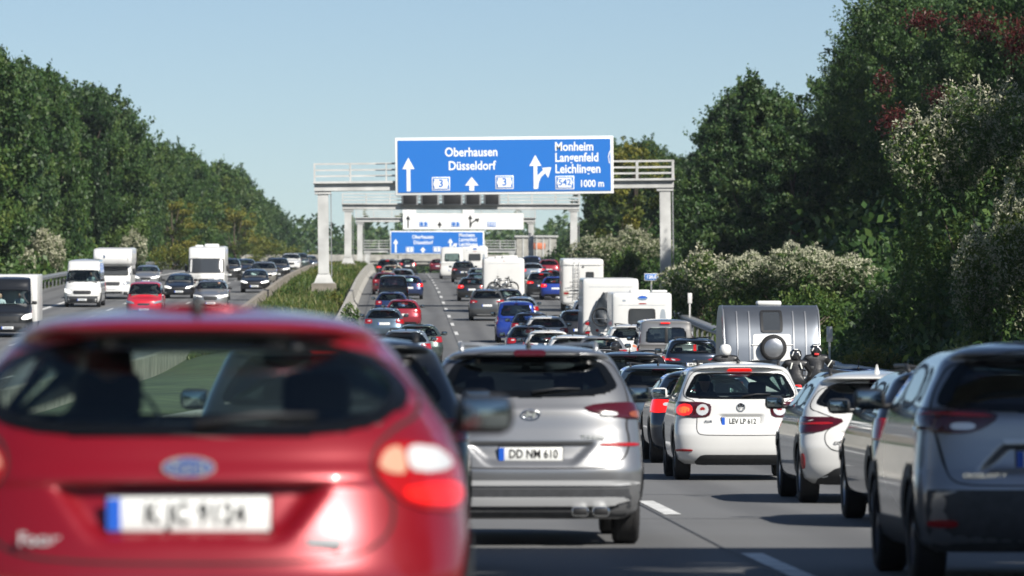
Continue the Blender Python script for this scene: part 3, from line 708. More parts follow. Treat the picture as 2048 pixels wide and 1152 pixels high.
def shrub(px0, px1, y0, y1, d, label, seed, bloom=0.5, n=9000, leaf=.10, mat=LEAF_M, name='flowering_shrub', cat='shrub', group=None, bl=.085):
    """mound of leaves and upright blossom sprays filling the given outline at distance d"""
    s = F_PX/d; rng = random.Random(seed); xa, xb = (px0-VPX)/s, (px1-VPX)/s
    zt = EYE + (VPY - y0)/s; zb = EYE + (VPY - y1)/s; xc = (xa+xb)/2; g0 = ground_z(xc, d)
    root = empty(name, (xc, d, g0), 0, label, cat, group)
    blobs = []; w = xb - xa; k = max(3, int(w/1.3))
    for j in range(k):
        t = (j + 0.5)/k; top = zt - (zt - zb)*0.45*abs(2*t - 1)**1.8 - rng.uniform(0, .12)*(zt-zb)
        base = min(zb, g0); r_ = w/k*0.8
        blobs.append((xa + w*t - xc, rng.uniform(-1.0, 1.0), (top + zb)/2 - g0, r_, (top - zb)/2))
        blobs.append((xa + w*t - xc, 0.6, (zb + base)/2 - g0, r_*0.9, max(0.4, (zb - base)/2 + 0.5)))
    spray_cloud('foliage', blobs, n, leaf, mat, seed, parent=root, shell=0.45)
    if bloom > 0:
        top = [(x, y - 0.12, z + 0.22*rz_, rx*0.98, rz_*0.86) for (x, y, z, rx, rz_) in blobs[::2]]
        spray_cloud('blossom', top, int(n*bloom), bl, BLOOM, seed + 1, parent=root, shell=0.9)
    m = MB()
    for j in range(4): m.tube([(rng.uniform(-.3, .3), 0, -0.2), (rng.uniform(-.6, .6), 0, 0.8), (rng.uniform(-w*.3, w*.3), 0.2, max(1.0, (zt - g0)*0.55))], [0.05, 0.04, 0.02], 5)
    m.build('stem', BARK, root)
    return root
shrub(1462, 1722, 486, 592, 212, 'broad mound of cream flowering knotweed below the pointed tree', 1, 0.50, 20000, bl=.07)
shrub(1330, 1478, 500, 605, 262, 'ragged flowering shrub at the foot of the gantry column', 2, 0.18, 11000)
shrub(1195, 1335, 456, 540, 372, 'cream flowering thicket seen through the gantry', 3, 0.5, 10000, bl=.10)
shrub(1140, 1215, 470, 545, 400, 'grey-green shrub above the second white motorhome', 4, 0.35, 6000, .13, LEAF_B, bl=.1)
shrub(1225, 1290, 482, 560, 350, 'bright green bush in front of the flowering thicket', 5, 0.0, 5000, .12, LEAF_M, 'green_bush')
shrub(1930, 2120, 370, 680, 150, 'pale creeper mound at the picture edge low on the dark trees', 6, 0.42, 18000, .075, LEAF_M, bl=.055)
shrub(1800, 2140, 150, 420, 172, 'olive creeper with cream flowers hanging high in the dark trees', 7, 0.24, 28000, .08, LEAF_M, bl=.06)
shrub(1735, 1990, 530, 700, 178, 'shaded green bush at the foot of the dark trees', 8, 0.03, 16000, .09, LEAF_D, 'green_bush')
shrub(1690, 1800, 690, 745, 168, 'small bright leafy bush just above the guard rail', 9, 0.0, 2500, .085, LEAF_Y, 'green_bush')
shrub(1560, 1690, 560, 640, 205, 'yellow-green bush above the silver caravan roof', 10, 0.0, 5000, .09, LEAF_M, 'green_bush')
for k_, (px_, d_) in enumerate(((700, 250), (668, 285), (600, 335), (640, 372), (690, 395), (655, 440), (580, 300))):
    shrub(px_ - 17, px_ + 17, VPY - (rz(d_) + 1.6 - EYE)*F_PX/d_, VPY - (rz(d_) + .7 - EYE)*F_PX/d_, d_, '%s weedy green clump in the median counted from the viewer' % ordn(k_), 40 + k_, 0.0, 900, .10, LEAF_Y if k_ % 2 else LEAF_M, 'weed_clump', 'plant', 'weed clumps in the median')
shrub(-30, 62, 470, 575, 372, 'pale flowering shrub above the black van', 11, 0.5, 7000, .12, LEAF_M, bl=.1)
shrub(55, 125, 455, 560, 395, 'creamy flowering shrub just before the white van', 12, 0.75, 7000, .12, LEAF_M, bl=.1)
shrub(245, 290, 455, 545, 470, 'tall pale flowering shrub behind the alcove motorhome', 13, 0.6, 4000, .13, LEAF_M, bl=.12)
shrub(305, 395, 478, 545, 520, 'yellow-green bush beside the far delineator post', 14, 0.0, 5000, .13, LEAF_Y, 'green_bush')
shrub(505, 590, 470, 525, 720, 'low yellow-green bush above the far oncoming cars', 15, 0.0, 4000, .16, LEAF_Y, 'green_bush')
rc = empty('red_creeper', (px_to_x(1830, 185), 185, ground_z(18.5, 185)), 0, 'dark red autumn creeper hanging in the tallest trees', 'creeper')
def blob_px(px, py, d, r_, ry): return (px_to_x(px, d) - rc.location.x, d - 185, EYE + (VPY - py)*d/F_PX - rc.location.z, r_, ry)
spray_cloud('leaves', [blob_px(1790, 240, 186, .7, .6), blob_px(1850, 40, 182, .8, .5), blob_px(1960, 50, 178, .9, .6), blob_px(1770, 165, 187, .4, .5), blob_px(2040, 80, 172, .7, .9), blob_px(1880, 190, 182, .6, .4)], 2600, .075, LEAF_R, 61, parent=rc, shell=0.3)
m = MB(); m.tube([(0, 0, 0), (0.3, 0.2, 1.5), (-0.2, 0.1, 3)], [.05, .04, .02], 6); m.build('stem', BARK, rc)

def scatter_band(name, label, x0, x1, d0, d1, hfun, n, leaf, mat, seed, tops=None):
    rng = np.random.default_rng(seed); x = rng.uniform(x0, x1, n); dd = d0 + (d1 - d0)*rng.uniform(0, 1, n)**1.25
    g = np.array([ground_z(a, b) for a, b in zip(x, dd)]); hh = np.array([hfun(a, b) for a, b in zip(x, dd)])
    lump = 0.55 + 0.45*np.sin(dd*0.55 + x*0.8)*np.sin(dd*0.21 + 1.3*x)
    z = g + hh*lump*rng.uniform(0.0, 1.0, n)**0.7
    V, Fq = leaf_quads(np.column_stack([x, dd, z]), leaf, rng)
    return tag(link(name, np_mesh(name, V, Fq, mat, False, np.clip(0.45 + rng.normal(0, .2, n), 0, 1))), label, 'undergrowth', None, 'stuff')
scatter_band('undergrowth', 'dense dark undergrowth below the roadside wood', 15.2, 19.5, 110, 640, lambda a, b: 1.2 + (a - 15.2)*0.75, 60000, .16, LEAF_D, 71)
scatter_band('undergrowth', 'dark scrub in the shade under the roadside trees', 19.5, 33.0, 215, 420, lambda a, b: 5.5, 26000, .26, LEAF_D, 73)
scatter_band('undergrowth', 'dense undergrowth below the oncoming wood', -28.5, -24.3, 320, 1000, lambda a, b: 1.0 + (-24.3 - a)*1.0, 50000, .22, LEAF_M, 72)
rng = np.random.default_rng(77); n = 52000; x = rng.uniform(-70, 75, n); dd = rng.uniform(1180, 1330, n)
zt = 15 + (EYE + (VPY - 452)*1230/F_PX - 15)*(1.0 + 0.07*np.sin(x*0.55) + 0.05*np.sin(x*1.7 + 1) + .03*np.sin(x*4.1)); z = 12 + (zt - 12)*rng.uniform(0, 1, n)**0.8
V, Fq = leaf_quads(np.column_stack([x, dd, z]), 0.75, rng); tag(link('forest', np_mesh('forest', V, Fq, LEAF_B, False, np.clip(.4 + rng.normal(0, .22, n), 0, 1))), 'hazy far wood closing the view behind the gantries', 'wood', None, 'stuff')
# rough grass and weeds
def grass(name, label, x0, x1, d0, d1, n, h0, h1, seed, zf):
    rng = np.random.default_rng(seed); x = rng.uniform(x0, x1, n); dd = d0 + (d1-d0)*rng.uniform(0, 1, n)**1.6
    patch = 0.5 + 0.5*np.sin(dd*0.9 + x*2.1)*np.sin(dd*0.37 - x)
    h = (h0 + (h1 - h0)*patch)*rng.uniform(0.4, 1.1, n); th = rng.uniform(0, 6.28, n); w = 0.022 + 0.02*rng.uniform(0, 1, n)
    base = np.column_stack([x, dd, np.array([zf(a, b) for a, b in zip(x, dd)])]); lean = rng.normal(0, 0.22, (n, 2))*h[:, None]
    a = np.column_stack([np.cos(th)*w, np.sin(th)*w, np.zeros(n)]); tip = base + np.column_stack([lean[:, 0], lean[:, 1], h]); mid = base + np.column_stack([lean[:, 0]*.3, lean[:, 1]*.3, h*.55])
    V = np.empty((n, 6, 3)); V[:, 0] = base - a; V[:, 1] = base + a; V[:, 2] = mid + a*.9; V[:, 3] = mid - a*.9; V[:, 4] = tip + a*.25; V[:, 5] = tip - a*.25
    k = np.arange(n)[:, None]*6; Fq = np.concatenate([k + np.array([[0, 1, 2, 3]]), k + np.array([[3, 2, 4, 5]])])
    T = np.clip(0.15 + 0.45*np.sin(x*1.1 + dd*.23)**2 + rng.normal(0, .2, n), 0, 1)
    return tag(link(name, np_mesh(name, V.reshape(-1, 3), Fq, GRASSM, False, np.concatenate([T, T]))), label, 'grass', None, 'stuff')
mprof = pchip([-7.75, -7.0, -6.0, -4.6, -3.4, -2.7], [0.10, 0.35, 0.55, 0.62, 0.5, 0.25])
grass('grass', 'rough green and yellow grass and weeds filling the median', -7.4, -3.1, 190, 620, 52000, .10, .55, 81, lambda a, b: rz(b) + float(mprof(a)) + LEFT_UP*0.5)
grass('grass', 'weedy grass beside the guard rail of the jammed carriageway', 13.5, 16.2, 100, 420, 22000, .2, .8, 82, lambda a, b: ground_z(a, b))
grass('grass', 'grass below the rail beside the oncoming carriageway', -25.5, -23.3, 300, 640, 12000, .2, .6, 83, lambda a, b: ground_z(a, b))
# ------------------------------------------------------------------ vehicles: a shell lofted from plan outlines, with its own parts laid on the shell
def chaikin(poly, it=2):
    P = [tuple(p) for p in poly]
    for _ in range(it):
        Q = []
        for i in range(len(P)):
            a, b = P[i], P[(i+1) % len(P)]
            Q.append((a[0]*.78 + b[0]*.22, a[1]*.78 + b[1]*.22)); Q.append((a[0]*.22 + b[0]*.78, a[1]*.22 + b[1]*.78))
        P = Q
    return P
def inside(x, y, P):
    c = False; n = len(P); j = n - 1
    for i in range(n):
        if (P[i][1] > y) != (P[j][1] > y) and x < (P[j][0]-P[i][0])*(y-P[i][1])/(P[j][1]-P[i][1]) + P[i][0]: c = not c
        j = i
    return c
class Shell:
    """rows: (z, half width, rear y, front y, rear corner length, front corner length)"""
    def __init__(s, rows, nr=3.4, nf=2.8, disp=None):
        a = np.array(rows, float); s.z0, s.z1 = a[0, 0], a[-1, 0]
        s.c = [pchip(a[:, 0], a[:, k]) for k in range(1, 6)]; s.nr, s.nf, s.disp = nr, nf, disp
        s.rowz = a[:, 0]; s.cache = {}
    def at(s, z):
        k = round(z, 4)
        if k not in s.cache: s.cache[k] = [float(f(k)) for f in s.c]
        return s.cache[k]
    def f_of(s, p, n):
        if p <= 0.8: return p
        if p >= 1: return 1.0
        a0 = math.asin(0.8**(n/2)); a = a0 + (p-0.8)/0.2*(math.pi/2 - a0); return math.sin(a)**(2/n)
    def rear(s, p, z):
        sg = -1 if p < 0 else 1; p = abs(p); w, yr, yf, Rr, Rf = s.at(z); f = s.f_of(p, s.nr)
        y = yr + Rr*(1 - max(0.0, 1 - f**s.nr)**(1/s.nr)) + max(0.0, p - 1)
        if s.disp and p < 1: y += s.disp(w*f, z)
        return Vector((sg*w*f, y, z))
    def front(s, p, z):
        sg = -1 if p < 0 else 1; p = abs(p); w, yr, yf, Rr, Rf = s.at(z); f = s.f_of(p, s.nf)
        y = yf - Rf*(1 - max(0.0, 1 - f**s.nf)**(1/s.nf)) - max(0.0, p - 1)
        return Vector((sg*w*f, y, z))
    def side(s, y, z, sg=1):
        w, yr, yf, Rr, Rf = s.at(z); f = 1.0
        if y < yr + Rr: t = min(1.0, max(0.0, 1 - (y-yr)/Rr)); f = max(0.0, 1 - t**s.nr)**(1/s.nr)
        elif y > yf - Rf: t = min(1.0, max(0.0, 1 - (yf-y)/Rf)); f = max(0.0, 1 - t**s.nf)**(1/s.nf)
        return Vector((sg*w*f, y, z))
    def fn(s, where):
        if where == 'rear': return s.rear
        if where == 'front': return s.front
        return lambda y, z, sg=(1 if where == 'right' else -1): s.side(y, z, sg)
    def normal(s, where, u, z):
        g = s.fn(where); e = 0.004; a = g(u + e, z) - g(u - e, z); b = g(u, min(z + e, s.z1)) - g(u, max(z - e, s.z0))
        n = a.cross(b)
        if n.length < 1e-12: return Vector((0, -1, 0))
        n.normalize()
        ref = {'rear': Vector((0, -1, 0)), 'front': Vector((0, 1, 0)), 'right': Vector((1, 0, 0)), 'left': Vector((-1, 0, 0))}[where]
        if where in ('rear', 'front') and abs(u) > 0.93: ref = ref + Vector((1 if u > 0 else -1, 0, 0))
        return n if n.dot(ref) > 0 else -n

def sweep(poly, m):
    zs = [q[1] for q in poly]; z0, z1 = min(zs), max(zs); rows = []
    for k in range(m + 1):
        t = 0.5 - 0.5*math.cos(math.pi*k/m); z = z0 + (z1 - z0)*min(0.9985, max(0.0015, t)); xs_ = []
        for i in range(len(poly)):
            a, b = poly[i], poly[(i+1) % len(poly)]
            if (a[1] > z) != (b[1] > z): xs_.append(a[0] + (b[0]-a[0])*(z-a[1])/(b[1]-a[1]))
        if len(xs_) >= 2: rows.append((z, min(xs_), max(xs_)))
    return rows
def patch(sh, where, poly, off, n=8, m=8, skirt=0.02, smooth_it=2):
    """piece of the shell, lifted by off, with its rim turned in"""
    poly = chaikin(poly, smooth_it) if smooth_it else poly
    rows = sweep(poly, m); g = sh.fn(where); vs = []; rim = []
    for (z, a, b) in rows:
        for j in range(n + 1):
            u = a + (b-a)*j/n; q = g(u, z); nr_ = sh.normal(where, u, z); vs.append(q + nr_*off)
            rim.append(q + nr_*(off - skirt))
    mb = MB(); N = n + 1; M = len(rows)
    fl = []
    for i in range(M-1):
        for j in range(n): fl.append((i*N+j, i*N+j+1, (i+1)*N+j+1, (i+1)*N+j))
    if fl:
        a, b, c = (vs[fl[len(fl)//2][k]] for k in (0, 1, 2)); nn = (b-a).cross(c-a); zz, aa, bb = rows[M//2]
        if nn.dot(sh.normal(where, (aa+bb)/2, zz)) < 0: fl = [f[::-1] for f in fl]
    mb.add(vs, fl, 0, True)
    if skirt:
        bd = [j for j in range(N)] + [i*N + n for i in range(1, M)] + [(M-1)*N + j for j in range(n-1, -1, -1)] + [i*N for i in range(M-2, 0, -1)]
        base = len(mb.v); mb.v.extend([tuple(vs[k]) for k in bd]); mb.v.extend([tuple(rim[k]) for k in bd]); L_ = len(bd)
        for k in range(L_):
            mb.f.append([base+k, base+(k+1) % L_, base+L_+(k+1) % L_, base+L_+k]); mb.m.append(0); mb.s.append(False)
    return mb
def ring(sh, where, poly, width, off, it=2, wref=0.8):
    """band along the inside of an outline: seals, frit, shut lines"""
    P = chaikin(poly, it); k = wref if where in ('rear', 'front') else 1.0; n = len(P)
    M = [Vector((a*k, b)) for a, b in P]; area = sum(M[i].x*M[(i+1) % n].y - M[(i+1) % n].x*M[i].y for i in range(n)); sg = 1 if area > 0 else -1
    inn = []
    for i in range(n):
        t = M[(i+1) % n] - M[i-1]; t.normalize(); inn.append(M[i] + Vector((-t.y, t.x))*sg*width)
    g = sh.fn(where); mb = MB(); vs = []
    for q in list(M) + inn:
        u, z = q.x/k, q.y; vs.append(g(u, z) + sh.normal(where, u, z)*off)
    mb.add(vs, [(i, (i+1) % n, n + (i+1) % n, n + i) for i in range(n)], 0, True); return mb
def mirror_poly(half): return half + [(-p, z) for p, z in reversed(half)]
def xmirror(mb):
    o = MB(); o.v = [(-a, b, c) for a, b, c in mb.v]; o.f = [f[::-1] for f in mb.f]; o.m = mb.m; o.s = mb.s; return o

class Proto:
    """a list of parts (name, mesh, material roles, parent index); stamp() makes the objects of one vehicle"""
    def __init__(s): s.parts = []
    def add(s, name, mb, mat, parent=None, role=None):
        me = mb if isinstance(mb, bpy.types.Mesh) else mb.mesh(name)
        me.materials.clear()
        for m_ in (mat if isinstance(mat, (list, tuple)) else [mat]): me.materials.append(m_)
        s.parts.append((name, me, parent, role)); return len(s.parts) - 1
    def stamp(s, name, loc, rot, label, cat, group, paint_mat, over=None, skip=()):
        e = empty(name, loc, 0, label, cat, group); e.rotation_euler = rot; made = []
        for (nm, me, par, role) in s.parts:
            if nm in skip or (par is not None and made[par] is None): made.append(None); continue
            o = link(nm, me, e if par is None else made[par])
            mt = paint_mat if role == 'paint' else (over or {}).get(role)
            if mt is not None: o.material_slots[0].link = 'OBJECT'; o.material_slots[0].material = mt
            made.append(o)
        return e

def shell_body(sh, holes, wheels, cols=1, rows_n=46):
    """the painted shell with window and wheel openings left open"""
    rp = [0, .12, .24, .36, .48, .58, .68, .76, .82, .86, .90, .935, .965, 1.0] if cols else [0, .3, .55, .75, .86, .93, 1.0]
    if cols > 1: rp = [.8*k/28 for k in range(28)] + [.8 + .2*k/12 for k in range(13)]
    ns = 60 if cols > 1 else 30 if cols else 18
    zs = sorted(set([round(float(z), 4) for z in sh.rowz] + [round(sh.z0 + (sh.z1 - sh.z0)*k/rows_n, 4) for k in range(rows_n + 1)]))
    mb = MB(); vs = []; keys = [('r', p) for p in rp] + [('s', k/ns) for k in range(1, ns)] + [('f', p) for p in rp[::-1]]
    for z in zs:
        w, yr, yf, Rr, Rf = sh.at(z)
        for kind, p in keys:
            if kind == 'r': vs.append(sh.rear(p, z))
            elif kind == 'f': vs.append(sh.front(p, z))
            else: vs.append(sh.side(yr + Rr + (yf - Rf - yr - Rr)*p, z, 1))
    n = len(keys); fs = []
    hr = [chaikin(h) for w_, h in holes if w_ == 'rear']; hf = [chaikin(h) for w_, h in holes if w_ == 'front']; hs = [chaikin(h) for w_, h in holes if w_ == 'side']
    for i in range(len(zs)-1):
        zc = (zs[i] + zs[i+1])/2
        for j in range(n-1):
            ka, pa = keys[j]; kb, pb = keys[j+1]
            if ka == 'r' and kb == 'r' and any(inside((pa+pb)/2, zc, h) for h in hr): continue
            if ka == 'f' and kb == 'f' and any(inside((pa+pb)/2, zc, h) for h in hf): continue
            c = (vs[i*n+j] + vs[i*n+j+1] + vs[(i+1)*n+j] + vs[(i+1)*n+j+1])/4
            if abs(c.x) > 0.25 and (ka == 's' or kb == 's' or pa > .9):
                if any(inside(c.y, zc, h) for h in hs): continue
                if any((c.y - wy)**2 + (zc - wz)**2 < wr*wr for wy, wz, wr in wheels): continue
            fs.append((i*n+j, i*n+j+1, (i+1)*n+j+1, (i+1)*n+j))
    mb.add(vs, fs, 0, True); mi = xmirror(mb); mb.add(mi.v, mi.f, 0, True)
    top = sh.z1; cap = [sh.rear(p, top) for p in rp] + [sh.side(sh.at(top)[1] + sh.at(top)[3] + 0.001, top)] + [sh.front(p, top) for p in rp[::-1]]
    full = cap + [Vector((-v.x, v.y, v.z)) for v in cap[::-1]]
    mb.add(full, [tuple(range(len(full)))], 0, True)
    return mb
def wheel_part(P, x, y, r_, w, rimmat, detail):
    n = 32 if detail else 18; sg = 1 if x > 0 else -1
    t = MB(); t.lathe([(r_*.66, w/2*.92), (r_*.90, w/2), (r_*.985, w/2*.80), (r_, w/2*.35), (r_, -w/2*.35), (r_*.985, -w/2*.80), (r_*.90, -w/2), (r_*.66, -w/2*.92)], (0, 0, 0), 'x', n)
    for k in (-.5, 0, .5): t.lathe([(r_*1.004, k*w*.6 + .012), (r_*1.004, k*w*.6 - .012)], (0, 0, 0), 'x', n)
    t.v = [(a + x, b + y, c + r_) for a, b, c in t.v]
    wi = P.add('wheel', t, RUBBER)
    m = MB(); xo = sg*w*.42
    m.lathe([(r_*.68, xo), (r_*.62, xo - sg*.02), (r_*.60, xo - sg*.09), (r_*.20, xo - sg*.07), (0.001, xo - sg*.07)], (0, 0, 0), 'x', n)
    for k in range(5):
        a = 2*math.pi*k/5 + .3; c, s_ = math.cos(a), math.sin(a)
        m.box((xo - sg*.035, c*r_*.36, s_*r_*.36), (.035, r_*.60, r_*.14), rot=Matrix.Rotation(a, 3, 'X'))
    m.lathe([(r_*.17, xo - sg*.01), (r_*.13, xo), (0.001, xo)], (0, 0, 0), 'x', 12)
    m.v = [(a + x, b + y, c + r_) for a, b, c in m.v]; P.add('rim', m, rimmat, wi)

def rr(z0, z1, p0, p1, r_=0.05, bow=0.0):
    """outline of a window or panel: bottom half-width p0 at z0, top half-width p1 at z1; bow lifts the middle"""
    h = [(0.0, z0 - bow*.5), (p0*.55, z0 - bow*.3), (p0 - r_, z0), (p0, z0 + r_*.8), (p1, z1 - r_*.8), (p1 - r_, z1), (p1*.55, z1 + bow*.6), (0.0, z1 + bow)]
    return mirror_poly(h[1:-1])

def car(L, W, H, zb, wb=1.0, wt=0.72, yb=0.14, yt=0.50, spoil=0.05, hood=0.76, Yw=None, Yt=None, Rr=0.42, Rf=0.75, nr=3.4, sill=0.22, wr=0.32,
        rwin=None, frit=0.035, glass_r=None, glass_s=None, glass_f=None, lamps=(), plate=None, extra=(), seats=True, detail=1, bumper=None, rails=False, disp=None,
        headlamp=None, grille=None, sidewin=None, third=None, wiper=True, mirror_z=None, arch=0.06, lowblack=0.0, rim=None, roofw=None, antenna=True, front=True, hatchline=None, fin=False, nose=1.0, fwin=None, L3=True):
    hw = W/2; Yw = Yw or L - 1.12; Yt = Yt or L - 1.95; zt = H - 0.13; P = Proto()
    k = lambda a, b, t: a + (b-a)*t
    rows = [(sill, hw*.86, .16, L-.22, Rr, Rf), (sill+.07, hw*.95, .07, L-.08, Rr, Rf), (.44, hw*.99, .015, L-.01, Rr, Rf), (.60, hw, .0, L, Rr, Rf),
            (hood*.94, hw*.995, .03, L - .05*nose, Rr, Rf), (hood, hw*.99, .045, L-.14*nose, Rr, Rf), (k(hood, zb, .5), hw*.975, k(.045, yb, .45), k(L-.14, Yw, .50), Rr, Rf*.9), (zb-.03, hw*.955, yb-.02, k(L-.14, Yw, .90), Rr*.98, Rf*.7),
            (zb+.03, hw*.935*wb, yb+.02, Yw, Rr*.95, Rf*.55)]
    for t in (.33, .66): rows.append((k(zb+.03, zt, t), hw*k(.935*wb, wt, t**1.15), k(yb+.02, yt, t**1.1), k(Yw, Yt, t), Rr*k(.95, .8, t), Rf*k(.55, .45, t)))
    rw = roofw or wt*.92
    rows += [(zt, hw*wt, yt, Yt, Rr*.8, Rf*.45), (H-.085, hw*rw, yt - spoil, Yt-.22, Rr*.8, .35), (H-.045, hw*rw*.84, yt + .04, Yt-.50, Rr*.8, .35), (H-.018, hw*rw*.6, yt + .42, Yt-.80, Rr*.7, .35), (H, hw*.10, min(yt+1.0, Yt-1.5), Yt-1.30, .1, .1)]
    sh = Shell(rows, nr, 2.8, disp)
    y1, y2 = wr + .42, L - wr - .50
    rwp = rwin or rr(zb + .04, zt + .0, .86, .80, .06, .02)
    fwp = fwin or rr(zb + .06, zt + .005, .93, .86, .05, .02)
    sw = sidewin or [[(y1 + 1.28, zb+.04), (Yw - .16, zb + .03), (Yt + .10, zt - .02), (y1 + 1.36, zt - .01)], [(y1 + .22, zb+.05), (y1 + 1.20, zb+.04), (y1 + 1.28, zt - .01), (y1 + .42, zt - .02)], [(.62 + yb*.3, zb+.10), (y1 + .12, zb+.06), (y1 + .30, zt - .03), (yt + .42, zt - .06)]]
    arches = [(y1, wr, wr + .055), (y2, wr, wr + .055)]
    holes = [('rear', rwp), ('front', fwp)] + [('side', s_) for s_ in sw]
    body = P.add('body', shell_body(sh, holes, arches, detail, 90 if detail > 1 else 40), WHITEP, None, 'paint')
    # underside and wheel houses: dark tray that closes the shell
    m = MB(); m.box((0, L/2, sill + .11), (W*.80, L - .45, .16)); m.box((0, y1, .52), (W*.62, .8, .5)); m.box((0, y2, .50), (W*.62, .8, .46)); P.add('underbody', m, UNDER)
    # cabin
    m = MB(); m.box((0, (yb + Yw)/2, zb - .12), (W*.80, Yw - yb - .5, .10)); m.rbox((0, Yw - .28, zb - .02), (W*.78, .55, .18), .06)
    m.box((0, (yt + Yt)/2, zt + .005), (W*wt*.78, max(.4, Yt - yt - .35), .03))
    ci = P.add('cabin', m, TRIMIN)
    if seats:
        m = MB(); by = y1 + .62
        for sx in (-.36, .36): m.rbox((sx*W/1.8, by, zb - .14), (.52, .14, .30), .05)
        for sx in (-.37, .37): m.rbox((sx*W/1.8, by - .02, zb + .06), (.24, .09, .12), .04)
        P.add('rear_seat', m, SEAT)
        for sx in (-.37, .37):
            m = MB(); m.rbox((sx*W/1.8, by + .95, zb - .14), (.46, .13, .42), .06); m.rbox((sx*W/1.8, by + .93, zb + .17), (.25, .09, .17), .05)
            m.tube([(sx*W/1.8, by + .93, zb + .04), (sx*W/1.8, by + .93, zb + .12)], .04, 6); P.add('front_seat', m, SEAT)
        m = MB(); m.lathe([(.175, -.015), (.19, 0), (.175, .015)], (0, 0, 0), 'y', 16); m.v = [(a - .37*W/1.8, b + Yw - .62, c + zb + .03) for a, b, c in m.v]; P.add('steering_wheel', m, BLACKP)
    # glazing
    gi = P.add('rear_window', patch(sh, 'rear', rwp, .004, 14, 10, 0), glass_r or GLASSM, None)
    P.add('window_seal', ring(sh, 'rear', rwp, frit, .006, wref=hw*.85), FRIT, gi)
    if front:
        wi = P.add('windscreen', patch(sh, 'front', fwp, .004, 14, 10, 0), glass_f or GLASS)
        P.add('window_seal', ring(sh, 'front', fwp, .04, .006, wref=hw*.85), FRIT, wi)
    for s_ in sw:
        for wh in ('right', 'left'):
            qi = P.add('side_window', patch(sh, wh, s_, .003, 6, 6, 0), glass_s or GLASSM)
            P.add('window_seal', ring(sh, wh, s_, .03, .005), BLACKP, qi)
    if wiper and detail:
        zc = min(z for _, z in rwp) + .04; m = MB(); a = sh.rear(.02, zc) + Vector((0, -.03, 0)); b = sh.rear(.50, zc + .03) + Vector((0, -.02, 0))
        m.tube([a, (a+b)/2 + Vector((0, -.01, .015)), b], [.016, .010, .007], 6); P.add('rear_wiper', m, BLACKP)
    # lamps
    for (poly, mat, role, subs) in lamps:
        mb = patch(sh, 'rear', poly, .012, 10, 8, .03); sub_mb = [(patch(sh, 'rear', q, .017, 6, 6, .012), mm, nm, rl) for (q, mm, nm, rl) in subs]
        for flip in (0, 1):
            li = P.add('tail_lamp', xmirror(mb) if flip else mb, mat, None, role)
            for (q, mm, nm, rl) in sub_mb: P.add(nm, xmirror(q) if flip else q, mm, li, rl)
    if third:
        z_, w_ = third; P.add('brake_lamp', patch(sh, 'rear', rr(z_ - .018, z_ + .018, w_, w_*.96, .02), .012, 8, 3, .03), LRED, None, 'third')
    for (nm, where, poly, mat, off, both) in extra:
        mb = patch(sh, where, poly, off, 10, 6, .02)
        P.add(nm, mb, mat)
        if both: P.add(nm, xmirror(mb), mat)
    if bumper:
        for (nm, z0, z1, p0, p1, mat, off) in bumper: P.add(nm, patch(sh, 'rear', rr(z0, z1, p0, p1, .04), off, 18, 5, .03, 1), mat)
    if lowblack:
        for wh in ('right', 'left'): P.add('sill_cladding', patch(sh, wh, [(y1 + wr, sill + .01), (y2 - wr, sill + .01), (y2 - wr, lowblack), (y1 + wr, lowblack)], .010, 8, 3, .02, 0), GREYP)
    if hatchline and detail:
        P.add('panel_gap', ring(sh, 'rear', hatchline, .009, .003, 2, hw*.95), UNDER)
    if plate:
        q = sh.rear(0, plate[0]); y_ = q.y - abs(plate[1]) - .004; m = MB(); m.rbox((0, y_, plate[0]), (.535, .018, .125), .008); fi = P.add('number_plate', m, BLACKP)
        m = MB(); m.rbox((0, y_ - .008, plate[0]), (.52, .012, .11), .006); P.add('plate_face', m, PLATEW, fi)
        m = MB(); m.box((-.237, y_ - .0115, plate[0]), (.044, .008, .104)); P.add('plate_band', m, PLATEB, fi)
        P.plate_at = (y_ - .0165, plate[0], fi)
    # front end
    if headlamp:
        mb = patch(sh, 'front', headlamp, .010, 10, 7, .03)
        for flip in (0, 1): P.add('headlamp', xmirror(mb) if flip else mb, LHEAD, None, 'head')
    if grille:
        for (nm, z0, z1, p0, p1, mat) in grille: P.add(nm, patch(sh, 'front', rr(z0, z1, p0, p1, .05), .010, 12, 5, .02, 1), mat)
        q = sh.front(0, .42); m = MB(); m.rbox((0, q.y + .03, .42), (.52, .02, .11), .006); fi = P.add('front_plate', m, PLATEW); m = MB(); m.box((.237, q.y + .04, .42), (.044, .006, .104)); P.add('plate_band', m, PLATEB, fi)
        m = MB(); m.box((-.02, q.y + .041, .42), (.36, .004, .055)); P.add('plate_characters', m, GREYW, fi)
    # wheel arches, wheels
    for (wy, wz, w_r) in arches:
        for wh, sg in (('right', 1), ('left', -1)):
            if arch:
                vs = []; na = 20
                for rad, off in ((w_r - .035, .0), (w_r + arch, .012)):
                    for kk in range(na + 1):
                        a = math.pi*(-.02 + 1.04*kk/na); z = max(sill, wz + math.sin(a)*rad); q = sh.side(wy + math.cos(a)*rad, z, sg); vs.append(q + Vector((sg*off, 0, 0)))
                mb = MB(); mb.add(vs, [(j, j+1, na+2+j, na+1+j) for j in range(na)], 0, True); P.add('wheel_arch', mb, GREYP if lowblack else BLACKP)
    for wy in (y1, y2):
        for sg in (1, -1): wheel_part(P, sg*(hw - .125), wy, wr, .215, rim or RIM, detail)
    # mirrors
    mz = mirror_z or zb + .06; my = Yw - .42
